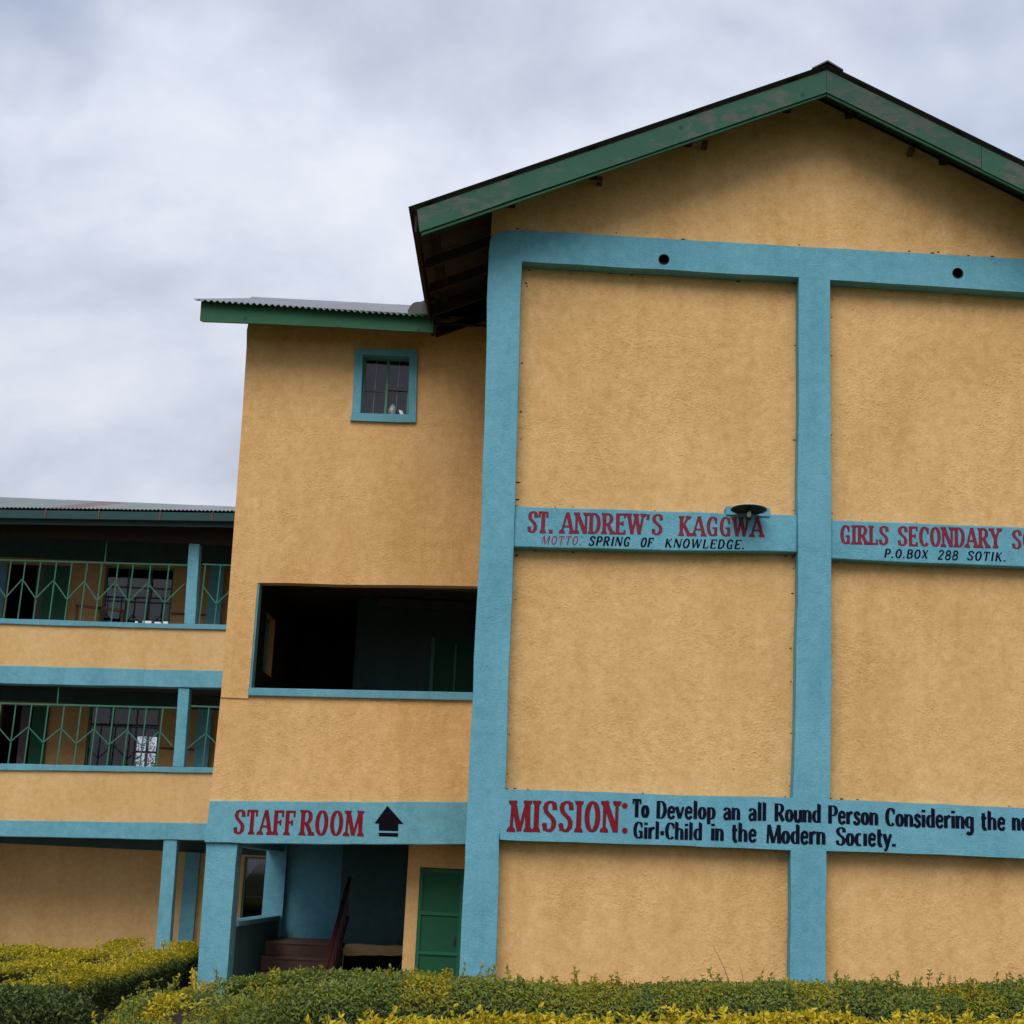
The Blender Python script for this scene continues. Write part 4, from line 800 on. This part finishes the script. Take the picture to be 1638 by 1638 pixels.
def hedge(label, path, n, size, tintf, base=-.35, group='clipped hedges along the building', seed=1, lump=.05, sprigs=0, inner=.07, sq=.45):
    """path rows: x, y, top height, half width"""
    A = np.array(path, float); c = A[:, :2].mean(0)
    root = thing('hedge', label, 'hedge', (float(c[0]), float(c[1]), base), group)
    seg = np.linalg.norm(np.diff(A[:, :2], axis=0), axis=1); cum = np.r_[0, np.cumsum(seg)]
    L1, L2 = Lump(seed, .5), Lump(seed+9, .16)
    def surf(s, th, shrink):
        r = np.stack([np.interp(s, cum, A[:, k]) for k in range(4)], 1)
        dx = np.gradient(np.interp(np.linspace(0, cum[-1], 200), cum, A[:, 0])); dy = np.gradient(np.interp(np.linspace(0, cum[-1], 200), cum, A[:, 1]))
        k = np.clip((s/cum[-1]*199).astype(int), 0, 199); tx, ty = dx[k], dy[k]; nn = np.hypot(tx, ty)+1e-9; tx, ty = tx/nn, ty/nn
        nx, ny = ty, -tx     # towards the camera side
        H = (r[:, 2]-base); cx = np.sign(np.cos(th))*np.abs(np.cos(th))**sq; cz = np.sign(np.sin(th))*np.abs(np.sin(th))**sq
        hw = np.maximum(r[:, 3]-shrink, .03); hz = H-shrink
        zz_ = base + hz*np.clip(.5+.5*cz, 0, 1)
        P = np.stack([r[:, 0]+nx*hw*cx, r[:, 1]+ny*hw*cx, zz_], 1)
        Nn = np.stack([nx*np.cos(th), ny*np.cos(th), np.sin(th)+.15], 1); Nn /= np.linalg.norm(Nn, axis=1)[:, None]
        return P, Nn, (zz_-base)/np.maximum(H, .01)
    s = RNG.uniform(0, cum[-1], n); th = RNG.uniform(-1.2, math.pi*.86, n)
    P, Nn, hgt = surf(s, th, 0.0)
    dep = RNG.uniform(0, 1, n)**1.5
    lmp = L1(P)*lump + L2(P)*lump*.55
    P = P + Nn*(lmp - dep*inner)[:, None]; P += RNG.normal(size=P.shape)*.008
    tint = tintf(P, hgt, Nn) + RNG.normal(size=n)*.06 - dep*.10  # leaves deeper inside get a darker tint, shading put into the colour
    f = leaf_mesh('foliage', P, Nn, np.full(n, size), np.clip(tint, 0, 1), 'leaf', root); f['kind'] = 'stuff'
    # woody core
    mb = MB(); ns = max(6, int(cum[-1]/.3)); nth = 12
    ss = np.repeat(np.linspace(.02, cum[-1]-.02, ns), nth); tt = np.tile(np.linspace(-1.5, math.pi+1.5, nth), ns)
    Q, _, _ = surf(ss, tt, inner+lump*1.1)
    mb.v = [tuple(q) for q in Q.tolist()]
    for i in range(ns-1):
        for j in range(nth-1): a = i*nth+j; mb.f.append((a, a+1, a+nth+1, a+nth))
    mb.f.append(tuple(range(nth))); mb.f.append(tuple(range((ns-1)*nth, ns*nth)))
    mb.build('branches', 'twig', root, kind='stuff')
    # young shoots standing above the clipped top
    if sprigs:
        st = MB(); LP = []; LN = []; 
        for _ in range(sprigs):
            s0 = RNG.uniform(.1, cum[-1]-.1); th0 = RNG.uniform(.9, 2.3); p, nn_, _h = surf(np.array([s0]), np.array([th0]), .03); p = p[0]
            hh = RNG.uniform(.05, .14); top = p + np.array([RNG.uniform(-.3, .3)*hh, RNG.uniform(-.3, .3)*hh, hh])
            st.tube(p, top, .003, .002, 4, False)
            for q in np.linspace(.25, 1, 5):
                for _k in range(3): LP.append(p+(top-p)*q); LN.append(RNG.normal(size=3)*.5+np.array([0, -.2, .9]))
        LP = np.array(LP); LN = np.array(LN)
        f2 = leaf_mesh('shoot_leaves', LP, LN, np.full(len(LP), size*1.05), np.clip(tintf(LP, np.ones(len(LP)), LN)+.08, 0, 1), 'leaf', root, flop=.7); f2['kind'] = 'stuff'
        st.build('shoots', 'twig', root, kind='stuff')
    return root
PT = Lump(31, .55); PT2 = Lump(57, .22)
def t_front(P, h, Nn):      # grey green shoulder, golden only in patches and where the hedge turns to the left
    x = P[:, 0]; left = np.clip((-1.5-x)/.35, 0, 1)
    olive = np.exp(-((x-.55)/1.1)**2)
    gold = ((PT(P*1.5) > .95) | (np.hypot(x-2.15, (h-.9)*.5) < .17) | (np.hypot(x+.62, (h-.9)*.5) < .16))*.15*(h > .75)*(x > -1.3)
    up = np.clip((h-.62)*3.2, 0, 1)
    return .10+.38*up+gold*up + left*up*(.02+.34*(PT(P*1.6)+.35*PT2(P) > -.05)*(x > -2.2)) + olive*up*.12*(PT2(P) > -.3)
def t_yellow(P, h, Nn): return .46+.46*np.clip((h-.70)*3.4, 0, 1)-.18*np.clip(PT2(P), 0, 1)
def t_left(P, h, Nn): return .10+.12*np.clip(h-.4, 0, 1)+.60*np.clip((h-.84)*9, 0, 1)+.06*PT(P)  # golden top growth; darker side leaves carry their shade in the tint
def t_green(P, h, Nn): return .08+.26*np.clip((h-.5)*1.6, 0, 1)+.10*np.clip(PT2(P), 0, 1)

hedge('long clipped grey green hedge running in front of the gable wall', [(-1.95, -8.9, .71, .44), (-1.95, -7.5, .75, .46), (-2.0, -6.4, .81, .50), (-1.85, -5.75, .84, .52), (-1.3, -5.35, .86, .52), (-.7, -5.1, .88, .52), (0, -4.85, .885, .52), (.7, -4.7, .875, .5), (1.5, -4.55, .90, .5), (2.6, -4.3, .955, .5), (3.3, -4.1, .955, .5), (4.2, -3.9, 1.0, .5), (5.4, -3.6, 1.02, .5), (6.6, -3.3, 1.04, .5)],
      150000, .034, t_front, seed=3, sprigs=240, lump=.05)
hedge('low bright golden hedge along the very front, tips brighter yellow', [(-1.32, -8.5, .60, .26), (-1.25, -7.6, .62, .28), (-.75, -6.6, .68, .34), (0, -6.30, .70, .36), (2, -5.85, .755, .36), (4, -5.4, .80, .36), (5.6, -5.05, .825, .36)],
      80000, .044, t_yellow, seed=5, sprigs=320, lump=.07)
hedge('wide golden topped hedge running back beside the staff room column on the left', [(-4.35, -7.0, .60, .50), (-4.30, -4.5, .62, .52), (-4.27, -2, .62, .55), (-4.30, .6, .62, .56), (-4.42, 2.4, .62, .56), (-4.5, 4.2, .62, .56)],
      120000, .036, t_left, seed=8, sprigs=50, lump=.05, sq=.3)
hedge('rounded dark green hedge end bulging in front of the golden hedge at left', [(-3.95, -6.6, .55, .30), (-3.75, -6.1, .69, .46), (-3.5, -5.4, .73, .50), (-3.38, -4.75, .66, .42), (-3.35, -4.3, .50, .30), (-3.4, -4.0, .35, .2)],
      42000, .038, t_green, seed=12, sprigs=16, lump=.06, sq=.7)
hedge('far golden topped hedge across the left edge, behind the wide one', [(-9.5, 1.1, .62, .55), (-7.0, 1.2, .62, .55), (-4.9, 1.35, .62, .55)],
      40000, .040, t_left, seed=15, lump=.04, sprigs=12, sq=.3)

# grass stalks and twigs standing out of the hedge
for (x, yy, z, h, lean, lab) in [(1.62, -4.5, .86, .33, -.09, 'thin dry grass stalk left of the middle column, taller of two'), (1.70, -4.5, .86, .20, -.03, 'thin dry grass stalk left of the middle column, shorter of two'), (-.92, -4.9, .80, .24, .05, 'thin grass stalk rising in front of the green door'), (4.25, -3.9, .97, .22, .01, 'thin straight twig above the hedge at the right end')]:
    m = MB(); p = Vector((x, yy, z-.1))
    for k in range(5):
        q = p + Vector((lean*.25*(1+.3*k), 0, (h+.1)/5)); m.tube(p, q, .0035-.0005*k, .003-.0005*k, 5, False); p = q
    o = m.build('grass_stalk', 'twig', None); o['label'] = lab; o['category'] = 'grass stalk'

# ================================================================== TREE seen through the rear classroom window
tr = thing('tree', 'leafy tree glimpsed through the classroom window on the first floor', 'tree', (-11.6, 34, -.35))
MB().tube((-11.6, 34, -.35), (-11.7, 34, 3.2), .16, .10, 9).tube((-11.7, 34, 3.0), (-12.6, 34.3, 5.0), .07, .03, 7).tube((-11.7, 34, 3.1), (-11.2, 33.7, 5.2), .07, .02, 7).tube((-11.7, 34, 3.1), (-11.9, 33.2, 4.6), .06, .02, 7).build('trunk', 'twig', tr)
cl_ = RNG.normal(size=(38, 3))*np.array([.95, .9, .6])+np.array([-12.2, 34, 4.4]); ii = RNG.integers(0, 38, 3500)
P = cl_[ii]+RNG.normal(size=(3500, 3))*.24
f = leaf_mesh('crown', P, P-np.array([-12.1, 34, 4.2]), np.full(3500, .10), RNG.uniform(0, 1, 3500), 'treeleaf', tr); f['kind'] = 'stuff'
